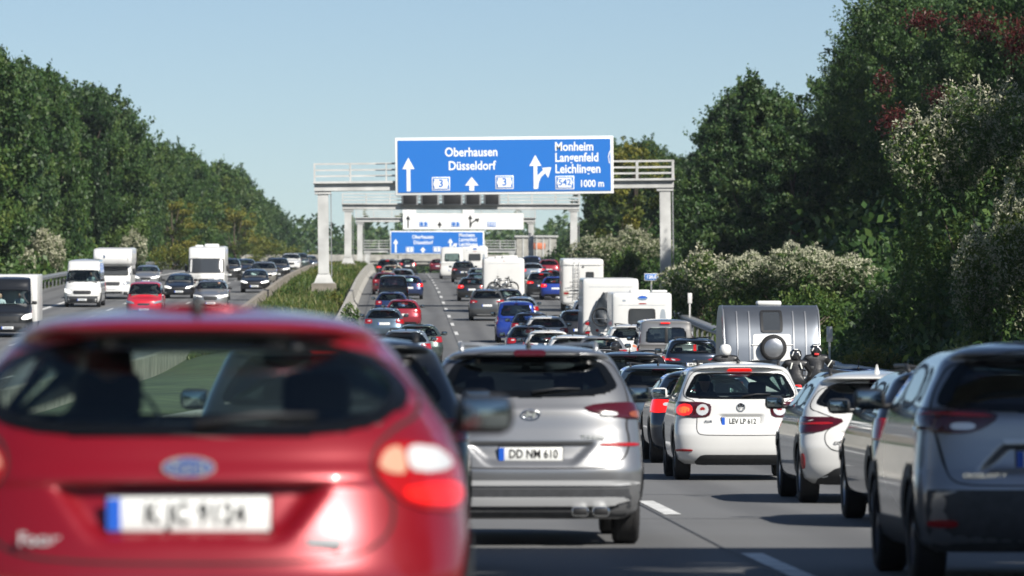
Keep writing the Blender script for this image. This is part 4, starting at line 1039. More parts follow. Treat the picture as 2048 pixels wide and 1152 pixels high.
    for sg in (1, -1):
        w0 = sh.side(my, mz, sg); m = MB(); m.rbox((w0.x + sg*.15, my, mz + .04), (.22, .13, .15), .05); m.rbox((w0.x + sg*.03, my + .02, mz - .01), (.12, .06, .04), .015)
        mi = P.add('door_mirror', m, BLACKP, None, 'mirror')
        m = MB(); m.rbox((w0.x + sg*.155, my - .062, mz + .042), (.17, .012, .11), .005); P.add('mirror_glass', m, MIRG, mi)
    if rails:
        for sg in (1, -1):
            pts = []
            for kk in range(9):
                t = kk/8; y_ = yt + .25 + (Yt - .1 - yt - .35)*t; zz = H - .065; q = sh.side(y_, zz, sg); pts.append(Vector((q.x*.93, y_, H - .05 + .055*min(1, min(t, 1-t)*8))))
            m = MB(); m.tube(pts, .022, 6); P.add('roof_rail', m, BLACKP if rails == 2 else SATIN)
    if antenna:
        m = MB(); ay = yt + .35
        if fin: m.add([(-.025, ay+.16, H-.03), (.025, ay+.16, H-.03), (.03, ay-.03, H-.03), (-.03, ay-.03, H-.03), (-.006, ay+.0, H+.07), (.006, ay+.0, H+.07)], [(0,1,5,4), (1,2,5), (2,3,4,5), (3,0,4)], 0, True); P.add('roof_fin', m, WHITEP, None, 'paint')
        else:
            m.tube([(0, ay, H-.05), (0, ay-.02, H+.02)], [.03, .015], 8); m.tube([(0, ay, H), (0, ay-.13, H+.16)], [.007, .004], 5); P.add('aerial', m, BLACKP)
    P.sh, P.L, P.W, P.H = sh, L, W, H
    return P
def plate_text(P, e, txt, size=.098):
    y_, z_, fi = P.plate_at
    kids = [o for o in e.children if o.name.startswith('number_plate')]
    return text('plate_lettering', txt, size, INK, kids[0], (.022, y_, z_), bold=.0022, squeeze=.80, extrude=.001)
def emblem(e, sh, z, kind, w, off=.012, p=0.0):
    q = sh.rear(p, z); r = link('emblem', None, e, (q.x, q.y - off, z)) if False else None
    y_ = q.y - off
    m = MB()
    if kind == 'oval':
        n = 28; o = [(math.cos(2*math.pi*k/n)*w/2, math.sin(2*math.pi*k/n)*w*.2) for k in range(n)]
        m.add([(a, y_, z+b) for a, b in o] + [(a, y_ + .015, z+b) for a, b in o], [tuple(range(n))] + [(k, n+k, n+(k+1) % n, (k+1) % n) for k in range(n)]); eo = m.build('emblem', CHROME, e)
        m = MB(); m.add([(a*.9, y_ - .003, z+b*.84) for a, b in o], [tuple(range(n))]); m.build('emblem_field', pbr('emblem_blue', (.02, .06, .25), .25, coat=1), eo)
        text('emblem_script', 'Ford', w*.36, CHROME, eo, (0, y_ - .005, z), squeeze=.95)
    elif kind == 'vw':
        m.lathe([(w/2, 0), (w/2, -.012), (w*.43, -.012), (w*.43, 0)], (0, y_ + .01, z), 'y', 28); m.v = m.v
        eo = m.build('emblem', CHROME, e); m = MB()
        ribbon(m, [(-w*.24, z + w*.36), (0, z - w*.02), (w*.24, z + w*.36)], w*.075, y_); ribbon(m, [(-w*.40, z + w*.14), (-w*.20, z - w*.36), (0, z + w*.02), (w*.20, z - w*.36), (w*.40, z + w*.14)], w*.075, y_ - .001)
        m.build('emblem_letters', CHROME, eo); m = MB(); m.lathe([(w*.44, 0), (.001, 0)], (0, y_ + .012, z), 'y', 24); m.build('emblem_field', INK, eo)
    elif kind == 'slant':
        n = 28; pts = [(math.cos(2*math.pi*k/n)*w/2, y_, z + math.sin(2*math.pi*k/n)*w*.27) for k in range(n)]; m.tube(pts, w*.045, 6, closed=True); eo = m.build('emblem', CHROME, e)
        m = MB(); ribbon(m, [(-w*.26, z - w*.16), (-w*.12, z + w*.18)], w*.09, y_); ribbon(m, [(w*.12, z - w*.18), (w*.26, z + w*.16)], w*.09, y_); ribbon(m, [(-w*.18, z), (w*.18, z + w*.02)], w*.08, y_); m.build('emblem_letters', CHROME, eo)
    else:
        m.rbox((0, y_, z), (w, .012, w*.75), w*.2); m.build('emblem', CHROME, e)

BODY = {}
def pt(name): return BODY[name]
for nm, c, mt in (('red', (.23, .003, .011), .3), ('deep_red', (.27, .015, .03), .3), ('maroon', (.13, .012, .025), .3), ('silver', (.46, .47, .48), .75), ('mid_silver', (.31, .315, .325), .75), ('dark_silver', (.26, .27, .28), .75), ('black', (.010, .011, .013), .1), ('black_blue', (.012, .016, .026), .4), ('blue_black', (.016, .028, .05), .5),
                  ('white', (.66, .66, .645), 0), ('pearl_white', (.62, .62, .605), .0), ('grey', (.10, .105, .11), .6), ('mid_grey', (.19, .195, .20), .6), ('blue', (.012, .045, .30), .3), ('navy', (.012, .03, .10), .4), ('steel_blue', (.10, .15, .20), .7), ('pale_blue', (.28, .34, .40), .7),
                  ('beige', (.42, .36, .27), .4), ('tan_silver', (.34, .33, .30), .6), ('green_grey', (.06, .085, .08), .5), ('bright_red', (.55, .015, .03), .05), ('taupe', (.27, .265, .265), .6), ('graphite', (.045, .05, .055), .6)):
    BODY[nm] = paint('paint_' + nm, c, mt)
# ------------------------------------------------------------------ vehicle kinds
sm = lambda t: (lambda u: u*u*(3-2*u))(min(1.0, max(0.0, t)))
def recess(zlo, zhi, wlo, whi, depth, lip=.02, side=.06, bot=.09):
    def f(x, z):
        if z < zlo - .02 or z > zhi + .01: return 0.0
        hwid = wlo + (whi - wlo)*(z - zlo)/(zhi - zlo)
        return depth*sm((hwid - abs(x))/side)*sm((zhi - z)/lip)*sm((z - zlo)/bot)
    return f
def circ(pc, zc, rp, rz_, n=14): return [(pc + rp*math.cos(2*math.pi*k/n), zc + rz_*math.sin(2*math.pi*k/n)) for k in range(n)]
rect = lambda p0, p1, z0, z1: [(p0, z0), (p1, z0), (p1, z1), (p0, z1)]
mp_ = lambda h: mirror_poly(h)

FOCUS = car(4.36, 1.83, 1.50, 1.03, yb=.17, yt=.50, spoil=.10, detail=2, wr=.33, Rr=.72, nr=2.7, wt=.69, glass_r=GLASS, glass_s=GLASS, frit=.035,
    rwin=mp_([(.25, 1.062), (.54, 1.068), (.73, 1.10), (.84, 1.155), (.885, 1.22), (.87, 1.29), (.80, 1.345), (.62, 1.376), (.25, 1.39)]),
    lamps=[([(.66, .955), (.70, 1.03), (.80, 1.042), (.88, 1.03), (.945, .97), (.94, .85), (.90, .812), (.80, .825), (.71, .885)], LRED, None,
            [([(.675, .955), (.715, 1.018), (.782, 1.028), (.782, .935), (.72, .94)], pbr('peach_lens', (.62, .36, .25), .12, .2, 1.0), 'indicator_lens', None), ([(.79, .935), (.79, 1.03), (.87, 1.025), (.915, .955)], LCLR, 'reversing_lens', None), ([(.75, .895), (.91, .915), (.93, .87), (.89, .835), (.79, .845)], LLIT, 'brake_lens', None)])],
    plate=(.815, -.022), disp=lambda x, z, a=recess(.70, .915, .30, .46, .055, .018): a(x, z) - .012*sm((z-.90)/.02)*sm((.99-z)/.05)*sm((.66-abs(x))/.1),
    extra=[('reflector', 'rear', rect(.74, .92, .34, .39), LREFL, .006, True)], bumper=[('lower_bumper', .24, .42, .9, .86, BLACKP, .006)],
    hatchline=mp_([(.30, .655), (.60, .675), (.72, .75), (.74, .86), (.66, .95), (.70, 1.04), (.86, 1.12), (.93, 1.22), (.88, 1.33), (.6, 1.385), (.3, 1.40)]))
TUCSON = car(4.48, 1.85, 1.65, 1.13, wt=.75, yb=.14, yt=.44, spoil=.10, detail=2, wr=.355, glass_r=GLASSD, rails=1, lowblack=.36, frit=.05,
    rwin=mp_([(.28, 1.213), (.58, 1.222), (.76, 1.248), (.85, 1.29), (.85, 1.36), (.83, 1.49), (.75, 1.53), (.4, 1.54)]),
    lamps=[([(.46, 1.118), (.62, 1.158), (.9, 1.172), (1.15, 1.15), (1.22, 1.08), (1.0, 1.028), (.85, 1.032), (.6, 1.085)], LDARK, None,
            [(rect(.64, .80, 1.058, 1.092), LCLR, 'reversing_lens', None), (rect(.86, 1.08, 1.045, 1.10), pbr('amber_lens', (.25, .06, .02), .15, coat=1), 'indicator_lens', None)])],
    plate=(.75, -.012), disp=recess(.635, .845, .34, .55, .038, .02), third=(1.575, .22),
    extra=[('reflector', 'rear', rect(.62, .93, .812, .842), LREFL, .008, True)],
    bumper=[('lower_bumper', .235, .47, .985, .95, GREYP, .006), ('bumper_strip', .495, .535, .90, .92, TRIMS, .012), ('skid_plate', .335, .40, .80, .86, TRIMS, .022)],
    hatchline=mp_([(.30, .63), (.70, .635), (.82, .70), (.86, .85), (.84, 1.0), (.90, 1.2), (.93, 1.35), (.90, 1.5), (.7, 1.575), (.3, 1.585)]))
GOLFP = car(4.21, 1.76, 1.59, 1.06, wt=.77, yb=.09, yt=.36, spoil=.06, detail=2, wr=.325, glass_r=GLASS, rails=2, frit=.03,
    rwin=mp_([(.3, 1.085), (.6, 1.09), (.82, 1.105), (.87, 1.14), (.83, 1.40), (.78, 1.432), (.4, 1.442)]),
    lamps=[([(.47, .87), (.46, 1.02), (.60, 1.048), (1.03, 1.055), (1.16, 1.02), (1.10, .87), (.8, .838), (.55, .842)], LDARK, None,
            [(circ(.60, .945, .098, .078), LCLR, 'reversing_lens', None), (circ(.845, .945, .098, .082), LRED, 'brake_lens', 'ring'), (circ(.845, .945, .055, .045), LORG, 'indicator_lens', None), (circ(.60, .945, .045, .038), LRED, 'lamp_centre', None)])],
    plate=(.79, -.006), disp=recess(.70, .885, .30, .32, .030, .02), third=(1.478, .26),
    extra=[('reflector', 'rear', rect(.74, .98, .39, .42), LREFL, .008, True)], bumper=[('lower_bumper', .205, .345, .80, .66, BLACKP, .008)],
    hatchline=mp_([(.3, .60), (.62, .605), (.68, .66), (.68, .84), (.70, 1.04), (.91, 1.12), (.90, 1.40), (.8, 1.50), (.4, 1.515)]))
COROLLA = car(4.65, 1.79, 1.45, .99, wt=.72, yb=.16, yt=.50, spoil=.12, detail=2, wr=.325, glass_r=GLASSD, rails=2, fin=True,
    rwin=mp_([(.3, 1.035), (.6, 1.04), (.80, 1.06), (.86, 1.10), (.82, 1.27), (.76, 1.30), (.4, 1.31)]),
    lamps=[([(.46, .905), (.60, .945), (1.12, .95), (1.42, .87), (1.05, .765), (.82, .765), (.62, .83)], LDARK, None, [(rect(.62, 1.1, .86, .885), LRED, 'brake_lens', None)])],
    plate=(.80, -.006), disp=recess(.55, .80, .42, .50, .03, .03), third=(1.335, .2),
    extra=[('reflector', 'rear', rect(.90, .955, .38, .55), LREFL, .008, True)], bumper=[('lower_bumper', .205, .40, .90, .62, BLACKP, .010), ('diffuser_strip', .30, .325, .55, .55, SATIN, .02)],
    hatchline=mp_([(.3, .56), (.62, .57), (.72, .66), (.72, .80), (.50, .90), (.86, 1.0), (.92, 1.1), (.88, 1.28), (.4, 1.36)]))
CROSS = car(4.21, 1.80, 1.59, 1.11, wt=.76, yb=.12, yt=.40, spoil=.08, detail=2, wr=.34, glass_r=GLASSD, lowblack=.42, rim=STEELW, frit=.05,
    rwin=mp_([(.3, 1.125), (.6, 1.13), (.82, 1.15), (.88, 1.20), (.84, 1.42), (.78, 1.455), (.4, 1.465)]),
    lamps=[([(.42, 1.085), (.47, 1.125), (.9, 1.155), (1.18, 1.15), (1.22, 1.02), (.9, .985), (.6, .985)], LDARK, None,
            [([(.46, 1.085), (.5, 1.105), (1.0, 1.125), (1.0, 1.10)], LRED, 'lamp_bar', None), (rect(.60, .78, 1.01, 1.055), LCLR, 'reversing_lens', None)])],
    plate=(.82, -.004), disp=recess(.70, .92, .56, .34, .035, .03), extra=[('reflector', 'rear', rect(.72, .88, .385, .43), LREFL, .012, True)],
    bumper=[('lower_bumper', .23, .625, .995, .985, GREYP, .008), ('chrome_strip', .925, .94, .40, .38, SATIN, .012)],
    hatchline=mp_([(.3, .645), (.70, .65), (.80, .72), (.84, .95), (.90, 1.12), (.92, 1.3), (.88, 1.45), (.4, 1.53)]))
LSTD = [([(.58, .82), (.60, .98), (.75, 1.0), (1.08, 1.0), (1.18, .93), (1.08, .80), (.8, .79)], LRED, 'tail', [(rect(.66, .80, .90, .95), LCLR, 'reversing_lens', None)])]
HLAMP = [(.46, .60), (.50, .68), (.80, .76), (1.15, .80), (1.15, .70), (.85, .62)]
GRL = [('grille', .50, .66, .36, .40, BLACKP), ('air_intake', .24, .34, .60, .66, BLACKP)]
HATCH = car(4.2, 1.78, 1.47, .99, yb=.13, yt=.46, spoil=.08, glass_r=GLASSM, lamps=LSTD, plate=(.72, -.006), third=(1.36, .22), headlamp=HLAMP, grille=GRL, bumper=[('lower_bumper', .23, .38, .8, .74, BLACKP, .006)], rwin=rr(1.03, 1.325, .84, .80, .06, .015))
ESTATE = car(4.68, 1.82, 1.48, 1.0, wt=.74, yb=.12, yt=.46, spoil=.09, glass_r=GLASSD, lamps=LSTD, plate=(.80, -.006), third=(1.37, .22), headlamp=HLAMP, grille=GRL, rails=2, bumper=[('lower_bumper', .23, .36, .8, .74, BLACKP, .006)], rwin=rr(1.04, 1.34, .85, .80, .06, .015))
LSUV = [([(.50, .98), (.60, 1.05), (.80, 1.08), (1.12, 1.08), (1.22, 1.0), (1.05, .93), (.8, .92)], LRED, 'tail', [(rect(.70, .82, .95, .99), LCLR, 'reversing_lens', None)])]
SUV = car(4.42, 1.84, 1.64, 1.11, wt=.76, yb=.12, yt=.42, spoil=.09, wr=.355, glass_r=GLASSD, lamps=LSUV, plate=(.80, -.006), third=(1.535, .22), rails=2, lowblack=.36, hood=.90, headlamp=[(.46, .74), (.50, .80), (.80, .88), (1.15, .92), (1.15, .82), (.85, .75)], grille=[('grille', .60, .80, .38, .42, BLACKP), ('air_intake', .27, .40, .62, .68, GREYP)],
    bumper=[('lower_bumper', .23, .44, .98, .94, GREYP, .006), ('skid_plate', .30, .36, .6, .62, SATIN, .014)], rwin=rr(1.17, 1.49, .85, .80, .06, .015))
SMALLSUV = car(4.14, 1.78, 1.57, 1.06, wt=.76, yb=.12, yt=.42, spoil=.07, wr=.34, glass_r=GLASS, glass_s=GLASS, lamps=[([(.44, .90), (.60, .955), (.85, .97), (1.10, .97), (1.15, .90), (.9, .865), (.6, .87)], LRED, None, [([(.62, .885), (.72, .94), (.82, .94), (.74, .885)], LCLR, 'reversing_lens', None), ([(.84, .89), (.84, .95), (1.05, .95), (1.05, .89)], LLIT, 'brake_lens', None)])], plate=(.76, -.006), rails=2, lowblack=.34, bumper=[('lower_bumper', .23, .44, .98, .94, GREYP, .006)], rwin=rr(1.10, 1.41, .86, .80, .06, .015))
LCAD = [([(.87, .80), (.87, 1.17), (1.12, 1.17), (1.16, .80)], LRED, 'tail', [(rect(.89, 1.02, .93, 1.03), LCLR, 'reversing_lens', None)])]
CADDY = car(4.41, 1.79, 1.83, 1.14, wt=.82, yb=.05, yt=.20, spoil=.05, hood=.92, glass_r=GLASSD, glass_s=GLASSD, lamps=LCAD, plate=(.80, -.008), third=(1.73, .12), headlamp=[(.50, .72), (.55, .82), (.80, .90), (1.12, .92), (1.12, .78)], grille=[('grille', .66, .76, .34, .36, BLACKP), ('air_intake', .27, .40, .60, .66, BLACKP)], rwin=rr(1.20, 1.665, .82, .78, .07, .01), nr=4.2, Rr=.32, Yw=3.42, Yt=2.75)
VAN = car(5.0, 1.95, 1.98, 1.18, wt=.86, yb=.03, yt=.14, spoil=.0, hood=1.0, glass_r=GLASSD, glass_s=GLASSD, lamps=[([(.905, .62), (.905, 1.62), (1.06, 1.62), (1.08, .62)], LDARK, None, [(rect(.92, 1.03, .80, 1.02), LLIT, 'brake_lens', None), (rect(.92, 1.03, 1.05, 1.20), LCLR, 'reversing_lens', None), (rect(.92, 1.02, 1.40, 1.58), LCLR, 'upper_lens', None)])], plate=(.72, -.01), rwin=rr(1.20, 1.70, .74, .72, .07, .0), nr=5.0, Rr=.26, antenna=False, rails=False, roofw=.83, wiper=False, third=None, Yw=4.2, Yt=3.4)
SPRINT = car(5.9, 2.0, 2.62, 1.38, wt=.86, yb=.03, yt=.14, spoil=.0, hood=1.06, glass_r=GLASSD, seats=True, wr=.34, Yw=5.15, Yt=4.15, nr=5.0, Rr=.26, roofw=.82, antenna=False, wiper=False,
    fwin=rr(1.40, 2.02, .93, .86, .05, .03), sidewin=[[(4.25, 1.40), (5.05, 1.38), (4.65, 1.98), (4.25, 2.0)]], headlamp=[(.58, .78), (.60, .88), (.80, 1.02), (1.08, 1.06), (1.08, .86), (.80, .76)], grille=[('grille', .72, .92, .48, .50, BLACKP), ('front_bumper', .26, .62, .99, .98, GREYP), ('air_intake', .36, .46, .62, .62, BLACKP)], nose=.6, lamps=[(rect(.90, 1.08, .80, 1.3), LRED, 'tail', [])])

def box_vehicle(rows, parts=(), nr=5.0, nf=3.5, wheels=(), body_mat=WHITEP, holes=(), wr=.33, bodyname='body'):
    """parts: (name, where, outline, material, offset, frame material or None)"""
    P = Proto(); sh = Shell(rows, nr, nf); P.sh = sh
    P.add(bodyname, shell_body(sh, holes, [(wy, wr, wr + .06) for wy, _ in wheels], 1, 40), body_mat, None, 'paint')
    L_ = rows[1][3]; m = MB(); m.box((0, L_/2, rows[0][0] + .06), (rows[1][1]*1.7, L_ - .5, .14)); P.add('chassis', m, UNDER)
    for (nm, where, poly, mat, off, fr) in parts:
        i = P.add(nm, patch(sh, where, poly, off, 10, 8, .03), mat)
        if fr is not None: P.add('window_frame', ring(sh, where, poly, .045, off + .006), fr, i)
    for wy, wx in wheels:
        for sg in (1, -1): wheel_part(P, sg*wx, wy, wr, .2, RIM, 0)
    return P
def add_box(P, nm, c, d, r_, mat, parent=None):
    m = MB(); m.rbox(c, d, r_); return P.add(nm, m, mat, parent)
DKWIN = pbr('acrylic_window', (.045, .05, .055), .12, coat=1.0)
# motorhome with bicycle carrier, plain white rear
def coach_rows(L, hw, H, z0=.38, ry=.05, front='cab'):
    r_ = [(z0, hw*.97, .05, L-.25, .18, .5), (z0+.12, hw, .0, L, .18, .5), (1.0, hw, .0, L-.02, .18, .5), (1.25, hw, .0, L-.55, .18, .5), (1.4, hw, .01, L-.75, .18, .5), (2.0, hw, .02, L-1.2, .18, .5), (2.2, hw, .02, L-1.25, .18, .5), (H-.25, hw, .03, L-1.5, .18, .5), (H-.08, hw*.985, .05, L-1.7, .18, .5), (H-.02, hw*.95, .12, L-1.9, .18, .4), (H, hw*.8, .4, L-2.3, .15, .3)]
    return r_
COACH = box_vehicle(coach_rows(6.4, 1.14, 3.02), [('rear_panel', 'rear', rr(1.12, 2.55, .30, .30, .05), WHITEP, .012, None), ('tail_lamp', 'rear', rect(.72, .86, .62, .74), LRED, .012, None), ('tail_lamp', 'rear', rect(-.86, -.72, .62, .74), LRED, .012, None), ('rear_bumper', 'rear', rr(.40, .56, .95, .95, .03), GREYP, .012, None), ('marker_lamp', 'rear', rect(-.05, .05, 2.86, 2.885), LRED, .01, None), ('roof_seam', 'rear', rr(2.72, 2.735, .9, .9, .003), GREYW, .004, None)], wheels=((1.6, 1.0), (5.2, 1.0)))
def cav_rows(L, hw, H): return [(.42, hw*.95, .10, L-.1, .22, .3), (.55, hw*.99, .03, L, .22, .3), (1.2, hw, .0, L, .22, .3), (2.0, hw, .0, L, .22, .3), (H-.18, hw, .02, L-.05, .22, .3), (H-.06, hw*.985, .06, L-.1, .22, .3), (H-.015, hw*.95, .14, L-.2, .2, .3), (H, hw*.8, .35, L-.5, .15, .2)]
CAVAN = box_vehicle(cav_rows(5.2, 1.13, 2.62), [('rear_window', 'rear', rr(1.42, 2.02, .46, .45, .06), DKWIN, .012, BLACKP), ('side_moulding', 'rear', rect(.60, .80, .9, 2.0), GREYW, .006, None), ('emblem_plate', 'rear', circ(.02, 2.42, .17, .085, 18), CHROME, .012, None), ('emblem_blue', 'rear', circ(.02, 2.445, .14, .04, 14), PLATEB, .016, None), ('brake_lamp', 'rear', [(-.14, 2.185), (.18, 2.185), (.12, 2.225), (-.08, 2.225)], LRED, .012, None), ('rear_seam', 'rear', rr(2.14, 2.152, .92, .92, .003), GREYW, .005, None), ('rear_bumper', 'rear', rr(.5, .82, .93, .93, .05), WHITEP, .03, None), ('tail_lamp', 'rear', rect(.62, .86, .58, .74), LRED, .04, None), ('tail_lamp', 'rear', rect(-.86, -.62, .58, .74), LRED, .04, None), ('maker_mark', 'rear', rect(-.66, -.54, 2.28, 2.36), GREYW, .006, None)], wheels=((2.4, 1.0),))
add_box(CAVAN, 'roof_hatch', (-.05, 1.0, 2.66), (.75, .6, .12), .04, WHITEP); add_box(CAVAN, 'roof_hatch', (.72, 1.6, 2.66), (.6, .6, .09), .04, WHITEP)
CAVAN2 = box_vehicle(cav_rows(5.8, 1.15, 2.95), [('rear_window', 'rear', rr(1.72, 2.24, .20, .20, .03), DKWIN, .012, BLACKP), ('top_moulding', 'rear', rr(2.62, 2.66, .96, .96, .01), WHITEP, .05, None), ('lamp_panel', 'rear', rect(-.92, -.66, .9, 1.20), pbr('beige_panel', (.50, .47, .40), .5), .012, None), ('tail_lamp', 'rear', rect(-.88, -.70, .98, 1.1), LRED, .02, None), ('tail_lamp', 'rear', rect(.70, .88, .98, 1.1), LRED, .02, None), ('camera_pod', 'rear', rr(2.50, 2.55, .06, .04, .01), BLACKP, .05, None)], wheels=((1.7, 1.0), (4.6, 1.0)))
# the window of this one sits off to the side: move both pieces
for k in (1, 2, 3):
    nm, me, pr, rl = CAVAN2.parts[k]
    if nm in ('rear_window', 'window_frame'):
        for v in me.vertices: v.co.x += .38
m = MB()
for sx in (-.14, .14): m.tube([(sx - .35, -.10, .7), (sx - .35, -.10, 2.6), (sx - .35, .15, 2.98)], .018, 6)
for k in range(9): m.tube([(-.49, -.10, .85 + k*.2), (-.21, -.10, .85 + k*.2)], .014, 5)
CAVAN2.add('ladder', m, SATIN)
m = MB()
for k, z in enumerate((1.0, 1.22, 1.44, 1.66)): m.tube([(-.75, -.16 - .05*k, z), (.35, -.16 - .05*k, z + .03)], .018, 6)
m.tube([(-.2, -.02, .95), (-.2, -.30, 1.0)], .02, 6); CAVAN2.add('bicycle_rack', m, GREYP)
BUS = box_vehicle(coach_rows(6.6, 1.13, 3.05), [('rear_decal', 'rear', circ(-.22, 1.42, .40, .42, 20), GREYW, .006, None), ('rear_decal', 'rear', circ(-.02, 1.98, .34, .36, 20), GREYW, .008, None), ('lamp_pod', 'rear', [(-.93, .70), (-.93, 1.34), (-.66, 1.34), (-.46, 1.0), (-.30, .70)], pbr('pod_grey', (.42, .42, .41), .4), .012, None),
    ('tail_lamp', 'rear', circ(-.80, 1.24, .065, .07), LRED, .022, None), ('tail_lamp', 'rear', circ(-.80, .88, .065, .07), LRED, .022, None), ('reversing_lamp', 'rear', circ(-.80, 1.06, .05, .055), LCLR, .022, None), ('tail_lamp', 'rear', circ(-.48, .96, .06, .06), LRED, .022, None), ('marker_lamp', 'rear', rect(-.20, .08, 2.36, 2.385), LRED, .01, None), ('roof_seam', 'rear', rr(2.70, 2.715, .9, .9, .003), GREYW, .004, None)], wheels=((1.6, 1.0), (5.2, 1.0)))
HIVAN = car(5.9, 2.0, 2.65, 1.38, wt=.88, yb=.03, yt=.12, spoil=.0, hood=1.06, glass_r=GLASSM, wr=.34, Yw=5.15, Yt=4.15, nr=5.0, Rr=.26, roofw=.85, antenna=False, wiper=False, rwin=rr(1.45, 2.1, .66, .64, .05, 0), sidewin=[[(4.25, 1.40), (5.05, 1.38), (4.65, 1.98), (4.25, 2.0)]], lamps=[(rect(.88, 1.08, .75, 1.25), LRED, 'tail', [(rect(.9, 1.02, .95, 1.05), LCLR, 'reversing_lens', None)])], plate=(.72, -.01))
# silver rounded caravan with ribs and spare wheel
TEAR_SILVER = pbr('brushed_silver', (.20, .22, .25), .40, .8, noise=.05, nscale=3)
tr = [(.42, 1.14, .10, 4.3, .10, .3), (.6, 1.16, .03, 4.4, .10, .3), (1.0, 1.17, .0, 4.4, .10, .3), (1.5, 1.175, .06, 4.3, .10, .3), (2.0, 1.18, .26, 4.0, .10, .3), (2.3, 1.18, .50, 3.7, .10, .3), (2.47, 1.18, .76, 3.4, .10, .3), (2.55, 1.175, 1.0, 3.1, .08, .3), (2.58, 1.165, 1.35, 2.8, .06, .2)]
TEAR = box_vehicle(tr, [('rear_window', 'rear', rr(1.90, 2.44, .235, .235, .04), DKWIN, .02, BLACKP), ('white_panel', 'rear', rr(1.18, 1.86, .40, .40, .02), WHITEP, .012, None), ('panel_bar', 'rear', rr(1.58, 1.605, .44, .44, .005), WHITEP, .03, None), ('panel_bar', 'rear', rr(1.20, 1.225, .44, .44, .005), WHITEP, .03, None), ('rear_bumper', 'rear', rr(.45, .80, .95, .95, .05), WHITEP, .03, None), ('tail_lamp', 'rear', rect(.62, .86, .55, .72), LRED, .04, None), ('tail_lamp', 'rear', rect(-.86, -.62, .55, .72), LRED, .04, None)], nr=8.0, wheels=((2.2, 1.02),), body_mat=TEAR_SILVER)
for p_ in (-.73, -.47, .46, .72):
    TEAR.add('rib', patch(TEAR.sh, 'rear', rect(p_ - .014, p_ + .014, .85, 2.42), .022, 3, 16, .03, 0), SATIN)
for sg in (1, -1):
    pts = [TEAR.sh.rear(sg*.985, z) + Vector((sg*.012, -.01, 0)) for z in np.linspace(.55, 2.57, 18)]; m = MB(); m.tube(pts, .025, 6); TEAR.add('edge_trim', m, SATIN)
    mb = patch(TEAR.sh, 'right' if sg > 0 else 'left', [(.45, 1.75), (1.0, 1.72), (1.25, 2.28), (.85, 2.33)], .012, 5, 6, .02); TEAR.add('side_lamp', mb, pbr('red_decal', (.28, .02, .03), .3, coat=.5))
m = MB(); m.lathe([(.17, -.16), (.20, -.20), (.27, -.21), (.325, -.17), (.335, -.08), (.30, .02)], (0, 0, 0), 'y', 32); m.v = [(a + .02, b + .05, c + 1.52) for a, b, c in m.v]; si = TEAR.add('spare_wheel', m, RUBBER)
m = MB(); m.lathe([(.235, -.205), (.20, -.225), (.10, -.235), (.001, -.24)], (0, 0, 0), 'y', 32); m.v = [(a + .02, b + .05, c + 1.52) for a, b, c in m.v]; TEAR.add('wheel_cover', m, RIM, si)
add_box(TEAR, 'roof_hatch', (.02, 1.7, 2.63), (.62, .5, .13), .05, WHITEP)
# alcove motorhome and integrated motorhome, seen from the front
al = [(.30, 1.02, .0, 6.5, .2, .5), (.5, 1.08, .0, 6.6, .2, .5), (.95, 1.08, .0, 6.55, .2, .5), (1.12, 1.08, .0, 6.2, .2, .5), (1.30, 1.08, .0, 5.75, .2, .45), (1.36, 1.08, .0, 5.65, .2, .45), (1.95, 1.09, .0, 5.15, .2, .4), (2.02, 1.12, .0, 5.3, .2, .4), (2.10, 1.14, .0, 5.75, .2, .4), (2.4, 1.15, .0, 5.85, .2, .4), (2.8, 1.15, .0, 5.6, .2, .4), (2.95, 1.13, .05, 5.3, .2, .4), (3.0, 1.0, .3, 4.9, .2, .3)]
ALCOVE = box_vehicle(al, [('windscreen', 'front', rr(1.38, 1.93, .84, .80, .05), DKWIN, .012, BLACKP), ('grille', 'front', rr(.82, 1.02, .42, .46, .04), BLACKP, .012, None), ('headlamp', 'front', [(.62, .85), (.62, 1.0), (.9, 1.08), (.98, .9)], LHEAD, .012, None), ('headlamp', 'front', [(-.62, .85), (-.62, 1.0), (-.9, 1.08), (-.98, .9)], LHEAD, .012, None), ('front_plate', 'front', rr(.60, .71, .24, .24, .01), PLATEW, .03, None), ('air_intake', 'front', rr(.36, .46, .6, .6, .03), BLACKP, .012, None), ('decal_line', 'front', rect(-.35, .10, 2.50, 2.52), GREYW, .008, None), ('decal_moon', 'front', [(.40, 2.42), (.34, 2.5), (.40, 2.6), (.50, 2.62), (.44, 2.5), (.50, 2.42)], pbr('decal_navy', (.05, .08, .14), .4), .008, None), ('hinge_strip', 'front', rect(-.80, -.78, 2.25, 2.8), GREYP, .008, None)], wheels=((1.7, 1.0), (5.5, 1.0)))
INTEG = box_vehicle([(.35, 1.05, .0, 6.7, .2, .35), (.6, 1.1, .0, 6.9, .2, .35), (1.2, 1.12, .0, 6.85, .2, .35), (1.5, 1.12, .0, 6.7, .2, .35), (2.3, 1.12, .0, 6.35, .2, .35), (2.7, 1.12, .0, 6.1, .2, .35), (2.9, 1.10, .05, 5.7, .2, .3), (2.95, .95, .3, 5.2, .2, .3)], [('windscreen', 'front', rr(1.35, 2.25, .92, .90, .06), DKWIN, .012, BLACKP), ('grille', 'front', rr(.8, 1.0, .45, .45, .04), BLACKP, .012, None), ('headlamp', 'front', circ(.75, .9, .11, .12), LHEAD, .012, None), ('headlamp', 'front', circ(-.75, .9, .11, .12), LHEAD, .012, None), ('front_plate', 'front', rr(.5, .61, .24, .24, .01), PLATEW, .03, None)], wheels=((1.7, 1.0), (5.6, 1.0)))
add_box(INTEG, 'air_conditioner', (-.25, 4.2, 3.02), (.9, .9, .22), .08, WHITEP); add_box(INTEG, 'roof_hatch', (.55, 3.6, 2.98), (.5, .5, .14), .05, WHITEP)
